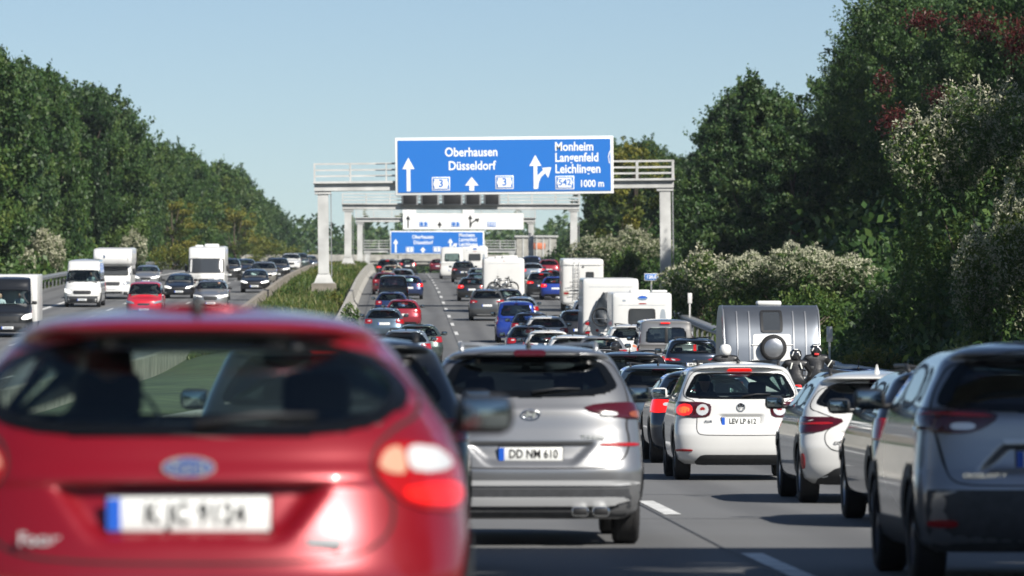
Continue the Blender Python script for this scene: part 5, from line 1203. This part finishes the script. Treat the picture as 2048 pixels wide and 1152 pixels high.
for Pq in (ALCOVE, INTEG):
    for sg in (1, -1): add_box(Pq, 'door_mirror', (sg*1.28, 5.5, 1.62), (.20, .14, .38), .05, BLACKP)
add_box(COACH, 'roof_hatch', (.35, 1.2, 3.08), (.85, .7, .16), .05, WHITEP); add_box(COACH, 'satellite_dish', (-.25, 1.4, 3.06), (.45, .5, .14), .06, WHITEP); add_box(COACH, 'roof_vent', (-.65, 1.8, 3.04), (.4, .4, .1), .04, WHITEP)
for Pq in (COACH, BUS, CAVAN, CAVAN2, HIVAN, TEAR):
    Pq.L = 6.4 if Pq in (COACH, BUS) else 5.5; Pq.W = 2.3; Pq.H = max(v.co.z for v in Pq.parts[0][1].vertices)
ALCOVE.H, ALCOVE.L, ALCOVE.W = 3.0, 6.6, 2.3; INTEG.H, INTEG.L, INTEG.W = 2.95, 6.9, 2.3; HIVAN.W = 2.0; HIVAN.L = 5.9; TEAR.L = 4.4

# ------------------------------------------------------------------ vehicles in place
PLACED = []
def put(P, label, cat, group, color, px=None, ytop=None, d=None, x=None, on=None, yaw=0.0, oncoming=False, name='car', skip=(), fin=None, dx=0.0):
    up = LEFT_UP if oncoming else 0.0
    if d is None:
        d = solve_d(ytop, P.H - (.02 if P.H < 2 else 0), up)
        d -= 1.7 if oncoming else (0.9 if P.H < 2.1 else .1)
    if x is None: x = px_to_x(px, d)
    x += dx; z = rz(d + P.L*.5) + up; sl = math.atan((rz(d + P.L) - rz(d))/P.L)
    zz = rz(d) + up
    if oncoming: loc, rot = (x, d + P.L, rz(d + P.L) + up), (-sl, 0, math.pi)
    else: loc, rot = (x, d, zz), (sl, 0, -R(yaw))
    over = {'tail': LRED, 'third': LDARK, 'ring': LRED, 'head': LHEAD}
    over.update(on or {})
    if 'mirror' not in over: over['mirror'] = BLACKP
    e = P.stamp(name, loc, rot, label, cat, group, pt(color) if isinstance(color, str) else color, over, skip)
    PLACED.append((label, x, P.W, d, P.L)); return e
LG1 = 'cars queuing in the lane beside the median'; LG2 = 'cars queuing in the middle lane'; LG3 = 'vehicles queuing in the lane beside the shoulder'; OG = 'oncoming vehicles across the median'
BRK = {'tail': LLIT, 'third': LLIT}; BRT = {'third': LLIT}; BRL = {'tail': LLIT}; HON = {'head': LHON}

e = put(FOCUS, 'large blurred red hatchback filling the foreground', 'car', LG1, 'red', d=17.2, x=-.67)
plate_text(FOCUS, e, 'K JC 9124'); emblem(e, FOCUS.sh, .965, 'oval', .17, .02)
q = FOCUS.sh.rear(-.52, .735); text('model_lettering', 'Focus', .06, TRIMS, e, (q.x, q.y - .012, .735), bold=.001)
q = FOCUS.sh.rear(.48, .725); m = MB(); m.rbox((q.x, q.y - .012, .725), (.12, .012, .04), .015); m.build('model_badge', TRIMS, e)
put(SUV, 'dark car squeezed between the blurred red hatchback and the silver sport utility', 'car', LG1, 'graphite', d=35.6, x=-.44, on=BRT)
e = put(TUCSON, 'silver sport utility with twin exhausts beside the red hatchback', 'car', LG1, 'mid_silver', d=43.9, x=1.08)
plate_text(TUCSON, e, 'DD NM 610'); emblem(e, TUCSON.sh, 1.07, 'slant', .15)
q = TUCSON.sh.rear(.56, .885); text('model_lettering', 'TUCSON', .05, CHROME, e, (q.x, q.y - .012, .885), bold=.001)
for sx in (.40, .57):
    m = MB(); m.rbox((sx, .04, .285), (.145, .16, .085), .03); o = m.build('exhaust_tip', CHROME, e); m = MB(); m.rbox((sx, -.035, .285), (.115, .02, .058), .02); m.build('exhaust_bore', INK, o)
e = put(CROSS, 'grey-silver crossover cut by the picture edge', 'car', LG2, 'mid_silver', d=34.6, x=4.24)
plate_text(CROSS, e, 'SU RX 418')
q = CROSS.sh.rear(-.55, .715); text('model_lettering', 'CROSSLAND X', .042, CHROME, e, (-.47, q.y - .012, .715), bold=.001)
put(ESTATE, 'black car between the white estate and the grey crossover', 'car', LG2, 'black_blue', d=49.0, x=5.25)
e = put(COROLLA, 'white estate with dark rear window and white roof fin', 'car', LG2, 'pearl_white', d=58.6, x=5.28, on={'mirror': BLACKP})
q = COROLLA.sh.rear(-.48, .66); text('model_lettering', 'COROLLA', .05, CHROME, e, (q.x, q.y - .012, .66), bold=.001)
e = put(GOLFP, 'white compact car with round tail lights and clear rear window', 'car', LG2, 'white', d=72.0, x=4.58, on={'third': LLIT, 'ring': LLIT, 'mirror': BODY['white']})
plate_text(GOLFP, e, 'LEV LP 612'); emblem(e, GOLFP.sh, .98, 'vw', .115)
q = GOLFP.sh.rear(-.50, .79); text('model_lettering', 'PLUS', .045, CHROME, e, (q.x + .0, q.y - .012, .79), bold=.001)

T = [
 # lane beside the median
 (ESTATE, 'silver-blue estate roof just past the silver sport utility', LG1, 'pale_blue', 812, 660, None, {}),
 (HATCH, 'grey-green hatchback with driver silhouette beside the first lane dashes', LG1, 'green_grey', 838, 649, None, {}),
 (ESTATE, 'steel-blue estate close to the barrier', LG1, 'steel_blue', 768, 617, None, {}),
 (HATCH, 'bright red hatchback among dark cars near the barrier', LG1, 'deep_red', 806, 599, None, {}),
 (HATCH, 'dark blue hatchback directly before the black high-roof van', LG1, 'navy', 783, 584, None, {}),
 (CADDY, 'black high-roof family van with dark rear window', LG1, 'black', 786, 551, None, {}),
 (HATCH, 'blue hatchback peeking out behind the black high-roof van', LG1, 'navy', 818, 552, None, BRL),
 (ESTATE, 'pale silver-blue saloon roof ahead of the black high-roof van', LG1, 'pale_blue', 805, 538, None, {}),
 (HATCH, 'maroon car roof next to the barrier', LG1, 'maroon', 771, 545, None, {}),
 (HATCH, 'beige hatchback before the black sport utility', LG1, 'beige', 785, 530, None, {}),
 (SUV, 'black sport utility with brake lights lit far up by the barrier', LG1, 'black', 775, 519, None, BRK),
 (HATCH, 'white hatchback at the crest below the blue sign', LG1, 'white', 797, 511.5, None, {}),
 (HATCH, 'dark red-lit car at the crest', LG1, 'black', None, None, (545, .95), BRL),
 # middle lane
 (HATCH, 'dark blue hatchback beside the white compact car', LG2, 'blue_black', None, None, (84.5, 4.85), {'tail': LLIT, 'mirror': CHROME}),
 (ESTATE, 'blue-grey estate ahead of the dark blue hatchback', LG2, 'steel_blue', None, None, (104, 5.05), {}),
 (SUV, 'black sport utility with roof rails right of the silver sport utility', LG2, 'black', 1262, 705, None, {}),
 (ESTATE, 'white estate with black roof rails and aerial', LG2, 'white', 1147, 671, None, {}),
 (HATCH, 'white hatchback roof before the white estate', LG2, 'white', 1098, 661, None, {}),
 (HATCH, 'dark blue hatchback with red lamps beside the blue van', LG2, 'blue_black', 1060, 651, None, {}),
 (ESTATE, 'off-white estate two cars behind the blue van', LG2, 'pearl_white', 1094, 633, None, {}),
 (HATCH, 'black hatchback close behind the blue van', LG2, 'black_blue', 1063, 625, None, {}),
 (CADDY, 'bright blue family van in the middle lane', LG2, 'blue', 1033, 603, None, {}),
 (ESTATE, 'silver estate with roof rails past the blue van', LG2, 'pale_blue', 1042, 594, None, {}),
 (SUV, 'dark grey sport utility with red lamps in the middle lane', LG2, 'grey', 974, 579, None, {}),
 (HATCH, 'small dark hatchback at the bicycle motorhome', LG2, 'blue_black', 1016, 578, None, {}),
 (HATCH, 'black hatchback with lit red lamp left of the bicycle motorhome', LG2, 'black', 944, 555, None, BRL),
 (HATCH, 'blue-grey car half hidden by the bicycle motorhome', LG2, 'steel_blue', 957, 546, None, {}),
 (HATCH, 'pale blue car roof beyond the bicycle motorhome', LG2, 'pale_blue', 958, 536, None, {}),
 (SUV, 'black sport utility behind the white high-roof camper', LG2, 'black', 927, 523, None, {}),
 (HATCH, 'dark purple car far up left of the white high-roof camper', LG2, 'maroon', 876, 517, None, {}),
 # lane beside the shoulder
 (HATCH, 'dark blue car with lit high brake light behind the white estate roof', LG3, 'navy', None, None, (90, 7.75), BRT),
 (SUV, 'black-blue car with red high brake light far up the outer lane', LG3, 'black', 1083, 545, None, BRK),
 (HATCH, 'royal blue hatchback beside the second white motorhome', LG3, 'blue', 1110, 553, None, BRL),
 (HATCH, 'dark car with lit high brake light beyond the royal blue hatchback', LG3, 'black_blue', 1101, 540, None, BRK),
 (SUV, 'red car with dark rear window near the crest of the outer lane', LG3, 'deep_red', 1098, 519, None, {}),
 (ESTATE, 'pale car at the shoulder side of the bicycle motorhome', LG3, 'pale_blue', 1066, 526, None, BRL),
 (CADDY, 'dark blue van at the crest of the outer lane', LG3, 'navy', 1064, 512, None, {}),
 (SUV, 'silver sport utility beside the motorhome with the grey decal', LG3, 'silver', None, None, (252, 9.0), BRL),
 (SUV, 'black car alongside the motorhome with the grey decal', LG3, 'black', None, None, (226, 7.6), {}),
]
for (P, lab, grp, col, px, yt, dx_, on) in T:
    if dx_: put(P, lab, 'car', grp, col, d=dx_[0], x=dx_[1], on=on)
    else: put(P, lab, 'car', grp, col, px, yt, on=on)
e = put(SMALLSUV, 'dark blue crossover with see-through rear window beside the white-helmeted rider', 'car', LG3, 'blue_black', d=164.0, x=9.0, on={}); plate_text(SMALLSUV, e, 'BM SC 182')
m = MB(); q = SMALLSUV.sh.rear(.06, 1.32); m.rbox((.05, .55, 1.27), (.09, .03, .20), .03); m.build('brake_lamp', LLIT, e); emblem(e, SMALLSUV.sh, .90, 'plain', .07)
put(VAN, 'grey van with two tinted rear windows', 'van', LG3, 'taupe', d=180.0, x=8.95, name='van')
bk = bpy.data.objects[[o.name for o in COL.objects if o.get('label') == 'grey van with two tinted rear windows'][0]]
m = MB(); m.rbox((-.0, .02, 1.45), (.10, .03, .52), .01); m.build('window_pillar', BLACKP, bk); m = MB(); m.rbox((-.03, .10, 1.86), (.32, .08, .05), .02); m.build('brake_lamp', LLIT, bk); m = MB(); m.rbox((0, -.02, 1.05), (.05, .02, .05), .01); m.build('emblem', BLACKP, bk)
put(SUV, 'white sport utility half hidden by the grey van', 'car', LG3, 'white', d=190.0, x=8.25, on={'tail': LORG})
put(HATCH, 'silver car between the motorhome and the white sport utility', 'car', LG3, 'silver', d=178.0, x=6.72, on={'tail': LRED})
put(CAVAN, 'white caravan with rear window and shadow of branches', 'caravan', LG3, WHITEP, d=204.0, x=9.22, name='caravan')
put(BUS, 'white motorhome with grey circle decal and covered bicycles', 'motorhome', LG3, WHITEP, d=217.0, x=8.55, name='motorhome')
put(COACH, 'white motorhome carrying bicycles on its tail', 'motorhome', LG2, WHITEP, d=300.0, x=5.88, name='motorhome')
put(CAVAN2, 'white motorhome with small rear window, ladder and rack', 'motorhome', LG3, WHITEP, d=302.0, x=10.35, name='motorhome')
put(HIVAN, 'white high-roof camper van below the far blue sign', 'van', LG2, 'white', d=445.0, x=4.45, name='camper_van')
put(CAVAN, 'small white caravan beside the high-roof camper van', 'caravan', LG2, WHITEP, d=462.0, x=6.55, name='caravan')
put(TEAR, 'rounded silver caravan with spare wheel on its tail', 'caravan', LG3, TEAR_SILVER, d=134.0, x=9.3, name='caravan')
# oncoming traffic
O = [
 (SPRINT, 'white delivery van with black grille', 'van', 'white', 165, 519, HON), (CADDY, 'bright red small van across the median', 'van', 'bright_red', 288, 564, {}),
 (HATCH, 'silver-white car behind the alcove motorhome', 'car', 'silver', 292, 531, HON), (HATCH, 'black saloon with lit headlights beside the red van', 'car', 'black_blue', 358, 548, HON),
 (HATCH, 'dark saloon in front of the integrated motorhome', 'car', 'blue_black', 417, 530, HON), (SUV, 'silver family car right above the red roof aerial', 'car', 'silver', 421, 561, HON),
 (SUV, 'black sport utility beside the integrated motorhome', 'car', 'black', 456, 517, HON), (HATCH, 'dark car tucked behind the black sport utility', 'car', 'black_blue', 489, 518, {}),
 (SUV, 'tan-silver sport utility behind the black coupe', 'car', 'tan_silver', 526, 524, HON), (HATCH, 'black coupe with bright headlights near the median', 'car', 'black', 509, 539, HON),
 (SUV, 'dark sport utility with chrome front far up the oncoming lane', 'car', 'black', 554, 516, HON), 
 
]
for (P, lab, cat, col, px, yt, on) in O: put(P, lab, cat, OG, col, px, yt, on=on, oncoming=True, name='van' if cat == 'van' else 'car', skip=('number_plate', 'rear_wiper'))
put(SUV, 'white car far up the oncoming lane', 'car', OG, 'white', d=488, px=581, oncoming=True)
put(SUV, 'green-grey car beside the far white car', 'car', OG, 'green_grey', d=520, px=598, oncoming=True)
put(HATCH, 'dark car next to the gantry column across the median', 'car', OG, 'blue_black', d=556, px=618, oncoming=True)
put(ALCOVE, 'white alcove motorhome behind the white delivery van', 'motorhome', OG, WHITEP, 224, 497, oncoming=True, name='motorhome')
put(INTEG, 'white integrated motorhome with large windscreen', 'motorhome', OG, WHITEP, 413, 494, oncoming=True, name='motorhome')
e = put(SPRINT, 'black van with white box body at the picture edge', 'van', OG, 'black', d=232.0, x=-16.75, oncoming=True, name='van', on=HON)
m = MB(); m.rbox((0, 1.5, 1.64), (2.2, 3.6, 2.04), .04); m.build('box_body', WHITEP, e)
if __name__ == '__main__' and False: pass
PLACED.sort(key=lambda t: t[3])
for i in range(len(PLACED)):
    for j in range(i+1, len(PLACED)):
        a, b = PLACED[i], PLACED[j]
        if abs(a[1]-b[1]) < (a[2]+b[2])/2 - .02 and b[3] < a[3] + a[4] + .1: print('OVERLAP', a[0][:44], '|', b[0][:44], 'd %.0f+%.1f vs %.0f  x %.2f %.2f' % (a[3], a[4], b[3], a[1], b[1]))
# ------------------------------------------------------------------ motorcyclists, bicycles, drivers
def skin_body(name, bones, radii, mat, parent, root=0, sub=1):
    """one continuous figure grown round a skeleton of joints"""
    names = list(bones); me = bpy.data.meshes.new(name); ed = []
    idx = {n: i for i, n in enumerate(names)}
    for n, (co, par) in bones.items():
        if par: ed.append((idx[par], idx[n]))
    me.from_pydata([bones[n][0] for n in names], ed, []); me.update()
    o = link(name, me, parent); sk = o.modifiers.new('skin', 'SKIN'); sk.use_smooth_shade = True
    for n in names:
        v = me.skin_vertices[0].data[idx[n]]; rr_ = radii[n]; v.radius = rr_ if isinstance(rr_, tuple) else (rr_, rr_); v.use_root = (n == names[root])
    sb = o.modifiers.new('sub', 'SUBSURF'); sb.levels = sub; sb.render_levels = sub
    me.materials.append(mat); return o
LEATHER = pbr('black_leather', (.014, .014, .015), .42, coat=.2, noise=.3, nscale=9, bump=.25, bscale=14)
HELW = pbr('helmet_white', (.78, .78, .76), .15, coat=1); HELB = pbr('helmet_black', (.02, .02, .022), .12, coat=1); VIS = pbr('visor', (.03, .03, .035), .08, coat=1)
REFLC = pbr('reflective_piping', (.70, .71, .66), .4); REDC = pbr('red_collar', (.60, .03, .03), .6)
def rider(x, d, tall, label, helmet, patches, bike_label, bikecol, yaw=0):
    z0 = rz(d); s_ = tall
    r = empty('person', (x, d, z0), -R(yaw), label, 'person', 'motorcyclists in leather'); r.scale = (s_*1.14, s_, s_)
    B = {'pelvis': ((0, 0, .90), None), 'belly': ((0, .04, 1.05), 'pelvis'), 'chest': ((0, .08, 1.27), 'belly'), 'collar': ((0, .09, 1.42), 'chest'), 'neck': ((0, .10, 1.49), 'collar'),
         'shl': ((-.20, .10, 1.39), 'collar'), 'ell': ((-.34, .26, 1.17), 'shl'), 'wrl': ((-.33, .50, 1.08), 'ell'), 'hal': ((-.33, .58, 1.06), 'wrl'), 'shr': ((.20, .10, 1.39), 'collar'), 'elr': ((.34, .26, 1.17), 'shr'), 'wrr': ((.33, .50, 1.08), 'elr'), 'har': ((.33, .58, 1.06), 'wrr'),
         'hil': ((-.13, .02, .86), 'pelvis'), 'knl': ((-.26, .42, .72), 'hil'), 'anl': ((-.24, .18, .34), 'knl'), 'tol': ((-.25, .32, .28), 'anl'), 'hir': ((.13, .02, .86), 'pelvis'), 'knr': ((.26, .42, .72), 'hir'), 'anr': ((.24, .18, .34), 'knr'), 'tor': ((.25, .32, .28), 'anr')}
    Rd = {'pelvis': (.17, .14), 'belly': (.165, .125), 'chest': (.20, .135), 'collar': (.15, .10), 'neck': .075, 'shl': .088, 'ell': .062, 'wrl': .045, 'hal': .05, 'shr': .088, 'elr': .062, 'wrr': .045, 'har': .05, 'hil': .11, 'knl': .078, 'anl': .06, 'tol': .05, 'hir': .11, 'knr': .078, 'anr': .06, 'tor': .05}
    skin_body('body', B, Rd, LEATHER, r, sub=2)
    m = MB(); prof = [(.001, -.155), (.07, -.15), (.115, -.11), (.132, -.04), (.135, .02), (.12, .09), (.08, .135), (.001, .15)]
    m.lathe(prof, (0, 0, 0), 'z', 24); m.v = [(a*.98, b*1.18 + .12, c + 1.595) for a, b, c in m.v]; h = m.build('helmet', helmet, r)
    m = MB(); m.lathe([(.137, -.055), (.1385, .0), (.133, .055)], (0, 0, 0), 'z', 24); m.v = [(a*.985, b*1.18 + .125, c + 1.63) for a, b, c in m.v if True]
    keep = [f for f in m.f if all(m.v[i][1] > .13 for i in f)]; m.f = keep; m.m = [0]*len(keep); m.s = [True]*len(keep); m.build('visor', VIS, h)
    for (nm, boxes, mat) in patches:
        m = MB()
        for (c, dd, rot) in boxes: m.rbox(c, dd, min(dd)*.4, rot=Matrix.Rotation(R(rot), 3, 'Y'))
        m.build(nm, mat, h if nm.startswith('helmet') else r)
    b = empty('motorcycle', (x, d, z0), -R(yaw), bike_label, 'motorcycle', 'motorcycles in the outer lane'); b.scale = (s_, s_, s_)
    for wy in (-.42, .98):
        m = MB(); m.lathe([(.22, .05), (.28, .06), (.31, .035), (.315, 0), (.31, -.035), (.28, -.06), (.22, -.05)], (0, wy, .315), 'x', 24); w = m.build('wheel', RUBBER, b)
        m = MB(); m.lathe([(.225, .03), (.20, .02), (.20, -.02), (.225, -.03)], (0, wy, .315), 'x', 20)
        for k in range(5): a = 2*math.pi*k/5; m.box((0, wy + .11*math.cos(a), .315 + .11*math.sin(a)), (.03, .22, .03), rot=Matrix.Rotation(a, 3, 'X'))
        m.build('rim', STEELW, w)
    m = MB(); m.rbox((0, .28, .48), (.34, .5, .36), .08); m.build('engine', GREYP, b)
    m = MB(); m.rbox((0, .40, .80), (.30, .46, .22), .09); m.build('tank', bikecol, b)
    m = MB(); m.rbox((0, -.06, .77), (.30, .62, .10), .04); m.rbox((0, -.46, .80), (.20, .34, .10), .04); m.build('saddle', BLACKP, b)
    m = MB(); m.tube([(0, .98, .315), (0, .80, .80), (0, .76, 1.0)], [.05, .05, .05], 8); m.tube([(-.36, .60, 1.05), (-.20, .70, 1.08), (.20, .70, 1.08), (.36, .60, 1.05)], .018, 6); m.tube([(0, -.42, .315), (0, .0, .42)], .05, 6); m.build('fork', STEELW, b)
    m = MB(); m.rbox((0, -.64, .78), (.18, .05, .09), .03); m.build('tail_lamp', LLIT, b)
    m = MB(); m.rbox((0, -.67, .60), (.19, .012, .16), .01); m.build('number_plate', PLATEW, b)
    for sg in (-1, 1):
        m = MB(); m.tube([(sg*.34, .58, 1.06), (sg*.42, .56, 1.22)], .009, 5); m.rbox((sg*.44, .56, 1.26), (.14, .04, .10), .03); m.build('mirror', BLACKP, b)
    m = MB(); m.tube([(.19, .1, .34), (.20, -.2, .36), (.22, -.58, .50)], [.03, .045, .05], 10); m.build('exhaust', CHROME, b)
    m = MB(); m.rbox((0, .86, .98), (.30, .16, .28), .08); m.build('headlamp_cowl', bikecol, b)
    return r
jp = lambda: ('jacket_stripe', [((-.11, -.055, 1.31), (.035, .03, .17), 14), ((.11, -.055, 1.31), (.035, .03, .17), -14)], REFLC)
rider(px_to_x(1593, 125), 125, .905, 'motorcyclist with patterned black and white helmet and striped jacket', HELB, [jp(), ('helmet_stripe', [((-.07, .0, 1.62), (.03, .04, .13), 20), ((.07, .0, 1.62), (.03, .04, .13), -20), ((0, .0, 1.73), (.10, .05, .03), 0)], HELW)], 'dark motorcycle with red tail light behind the white compact car', BODY['black'])
rider(px_to_x(1634, 130), 130, .95, 'motorcyclist in plain black jacket with red collar patch', HELB, [('collar_patch', [((0, -.02, 1.475), (.11, .04, .055), 0)], REDC), ('helmet_stripe', [((0, -.0, 1.70), (.16, .05, .03), 0), ((-.08, .0, 1.60), (.03, .05, .1), 25), ((.08, .0, 1.60), (.03, .05, .1), -25)], HELW), ('sleeve_stripe', [((.30, .10, 1.24), (.03, .03, .2), 30)], REFLC)], 'dark motorcycle under the rider with the red collar', BODY['graphite'])
rider(px_to_x(1452, 128), 128, .955, 'motorcyclist with plain white helmet', HELW, [('collar_patch', [((0, -.02, 1.455), (.14, .04, .03), 0)], BLACKP)], 'motorcycle hidden below the white-helmeted rider', BODY['black'])
# black motorcycle waiting between the silver car and the white sport utility
rider(px_to_x(1231, 150), 150, .90, 'motorcyclist in grey jacket squeezed before the white sport utility', HELB, [], 'chrome-mirrored motorcycle in front of the white sport utility', BODY['silver'])

def bicycle(loc, rotz, col, label, group):
    b = empty('bicycle', loc, rotz, label, 'bicycle', group)
    for wy in (-.52, .52):
        m = MB(); pts = [(0, wy + .33*math.cos(2*math.pi*k/24), .33 + .33*math.sin(2*math.pi*k/24)) for k in range(24)]; m.tube(pts, .034, 6, closed=True); w = m.build('wheel', RUBBER, b)
        m = MB()
        for k in range(10): a = 2*math.pi*k/10; m.tube([(0, wy, .33), (0, wy + .32*math.cos(a), .33 + .32*math.sin(a))], .003, 3)
        m.build('spokes', CHROME, w)
    fr = [((0, -.52, .33), (0, -.12, .30)), ((0, -.12, .30), (0, -.20, .80)), ((0, -.52, .33), (0, -.19, .74)), ((0, -.19, .74), (0, .34, .78)), ((0, -.12, .30), (0, .36, .66)), ((0, .33, .88), (0, .52, .33))]
    m = MB()
    for a, c in fr: m.tube([a, c], .03, 6)
    m.build('frame', col, b)
    m = MB(); m.rbox((0, -.22, .86), (.15, .26, .06), .025); m.tube([(0, -.20, .78), (0, -.21, .85)], .014, 6); m.build('saddle', BLACKP, b)
    m = MB(); m.tube([(-.30, .26, .96), (-.1, .34, .95), (.1, .34, .95), (.30, .26, .96)], .024, 6); m.tube([(0, .34, .86), (0, .34, .96)], .014, 6); m.build('handlebar', BLACKP, b)
    return b
dB, xB = 300.0, 5.88
for k, (yy, col) in enumerate(((-.28, BODY['graphite']), (-.50, BODY['silver']))):
    bicycle((xB - .05, dB + yy, rz(dB) + 1.02 + .02*k), math.pi/2*(1 if k else -1), col, ('dark bicycle nearest the motorhome tail', 'silver bicycle outermost on the motorhome tail')[k], 'bicycles on the motorhome tail')
co = bpy.data.objects[[o.name for o in COL.objects if o.get('label') == 'white motorhome carrying bicycles on its tail'][0]]
m = MB()
for zz in (1.0, 1.38): m.tube([(-.7, -.10, zz), (-.7, -.62, zz), (.7, -.62, zz), (.7, -.10, zz)], .02, 6)
for sx in (-.45, .45): m.tube([(sx, -.05, 1.9), (sx, -.14, 1.4), (sx, -.16, 1.0), (sx, -.60, .98)], .018, 6)
m.build('bicycle_carrier', SATIN, co)
# covered bicycles on the second motorhome: a sagging dark tarpaulin
TARP = pbr('tarpaulin', (.035, .042, .05), .5, noise=.4, nscale=6, bump=.8, bscale=9)
dT, xT = 217.0, 8.55; rng = np.random.default_rng(9); n1, n2 = 26, 20; V = []
for i in range(n1+1):
    for j in range(n2):
        t = i/n1; a = 2*math.pi*j/n2; z = .78 + 1.20*t; wx = .40*(1 - .5*abs(2*t - .95)**2.2)*(1 + .10*math.sin(5*t + 2*a)); wy = .20*(1 - .35*t)*(1 + .22*math.sin(3*a + 9*t))
        V.append((math.cos(a)*wx + .10*t - .03, math.sin(a)*wy - .34, z + .05*math.sin(7*a + 3*t)))
Fq = [(i*n2+j, i*n2+(j+1) % n2, (i+1)*n2+(j+1) % n2, (i+1)*n2+j) for i in range(n1) for j in range(n2)]
me = np_mesh('cover', np.array(V), np.array(Fq), TARP, True)
tp = empty('covered_bicycle', (xT - .22, dT, rz(dT) + .48), 0, 'bicycle under a wrinkled dark cover on the motorhome tail', 'bicycle')
link('cover', me, tp); m = MB(); pts = [(.36*math.cos(2*math.pi*k/24) - .18, -.50, 1.02 + .36*math.sin(2*math.pi*k/24)) for k in range(24)]; m.tube(pts, .03, 6, closed=True); m.build('wheel', RUBBER, tp)
m = MB(); m.tube([(-.45, -.05, .95), (-.45, -.55, .95), (.5, -.55, .95), (.5, -.05, .95)], .02, 6); m.build('carrier', SATIN, tp)

# drivers seen through the glass
def occupant(root_label, sx, y, z, cloth, label):
    e = [o for o in COL.objects if o.get('label') == root_label]
    if not e: return
    e = e[0]; mat = e.matrix_basis; p = empty('person', mat @ Vector((sx, y, z)), 0, label, 'person', 'people sitting in the vehicles'); p.rotation_euler = e.rotation_euler
    B = {'pelvis': ((0, 0, -.35), None), 'chest': ((0, .02, .02), 'pelvis'), 'collar': ((0, .02, .16), 'chest'), 'neck': ((0, .03, .25), 'collar'), 'shl': ((-.17, .03, .14), 'collar'), 'ell': ((-.26, .20, -.08), 'shl'), 'wrl': ((-.14, .40, .02), 'ell'), 'shr': ((.17, .03, .14), 'collar'), 'elr': ((.26, .20, -.08), 'shr'), 'wrr': ((.14, .40, .02), 'elr')}
    Rd = {'pelvis': .15, 'chest': (.17, .12), 'collar': (.12, .08), 'neck': .06, 'shl': .075, 'ell': .05, 'wrl': .035, 'shr': .075, 'elr': .05, 'wrr': .035}
    skin_body('body', B, Rd, cloth, p, sub=1)
    m = MB(); m.lathe([(.001, -.13), (.05, -.12), (.075, -.06), (.085, .02), (.075, .09), (.04, .125), (.001, .13)], (0, 0, 0), 'z', 14); m.v = [(a, b*1.15 + .05, c + .38) for a, b, c in m.v]
    m.rbox((0, .155, .36), (.03, .04, .05), .012); h = m.build('head', SKIN, p)
    m = MB(); m.lathe([(.088, .02), (.080, .09), (.045, .132), (.001, .138)], (0, 0, 0), 'z', 14); m.v = [(a, b*1.15 + .035, c + .385) for a, b, c in m.v]; m.build('hair', CLOTHD, h)
occupant('silver family car right above the red roof aerial', -.40, 2.45, 1.03, CLOTHL, 'driver in pale shirt in the silver oncoming car')
occupant('bright red small van across the median', -.40, 2.5, 1.10, CLOTHL, 'driver of the bright red small van')
occupant('white delivery van with black grille', -.45, 4.35, 1.42, CLOTHL, 'driver of the white delivery van')
occupant('black van with white box body at the picture edge', -.45, 4.35, 1.42, CLOTHL, 'driver of the black van')
occupant('black van with white box body at the picture edge', .42, 4.35, 1.40, CLOTHL, 'passenger in the black van')
occupant('white compact car with round tail lights and clear rear window', -.36, 2.25, .92, CLOTHD, 'driver of the white compact car')
occupant('large blurred red hatchback filling the foreground', -.37, 2.30, .88, CLOTHD, 'driver of the blurred red hatchback')
occupant('grey-green hatchback with driver silhouette beside the first lane dashes', -.36, 2.2, .88, CLOTHD, 'driver silhouette in the grey-green hatchback')
# ------------------------------------------------------------------ haze: the air of the whole place
HZ = bpy.data.materials.new('air'); HZ.use_nodes = True; N = HZ.node_tree.nodes
for n in list(N): N.remove(n)
o_ = N.new('ShaderNodeOutputMaterial'); pv = N.new('ShaderNodeVolumePrincipled'); pv.inputs['Color'].default_value = (0.80, 0.90, 1.0, 1); pv.inputs['Density'].default_value = 0.00007; pv.inputs['Anisotropy'].default_value = 0.2
HZ.node_tree.links.new(pv.outputs[0], o_.inputs['Volume'])
m = MB(); m.box((0, 4400, 24), (12400, 9600, 56)); hz = m.build('haze', HZ); tag(hz, 'thin pale blue haze in the air', 'haze', None, 'stuff')
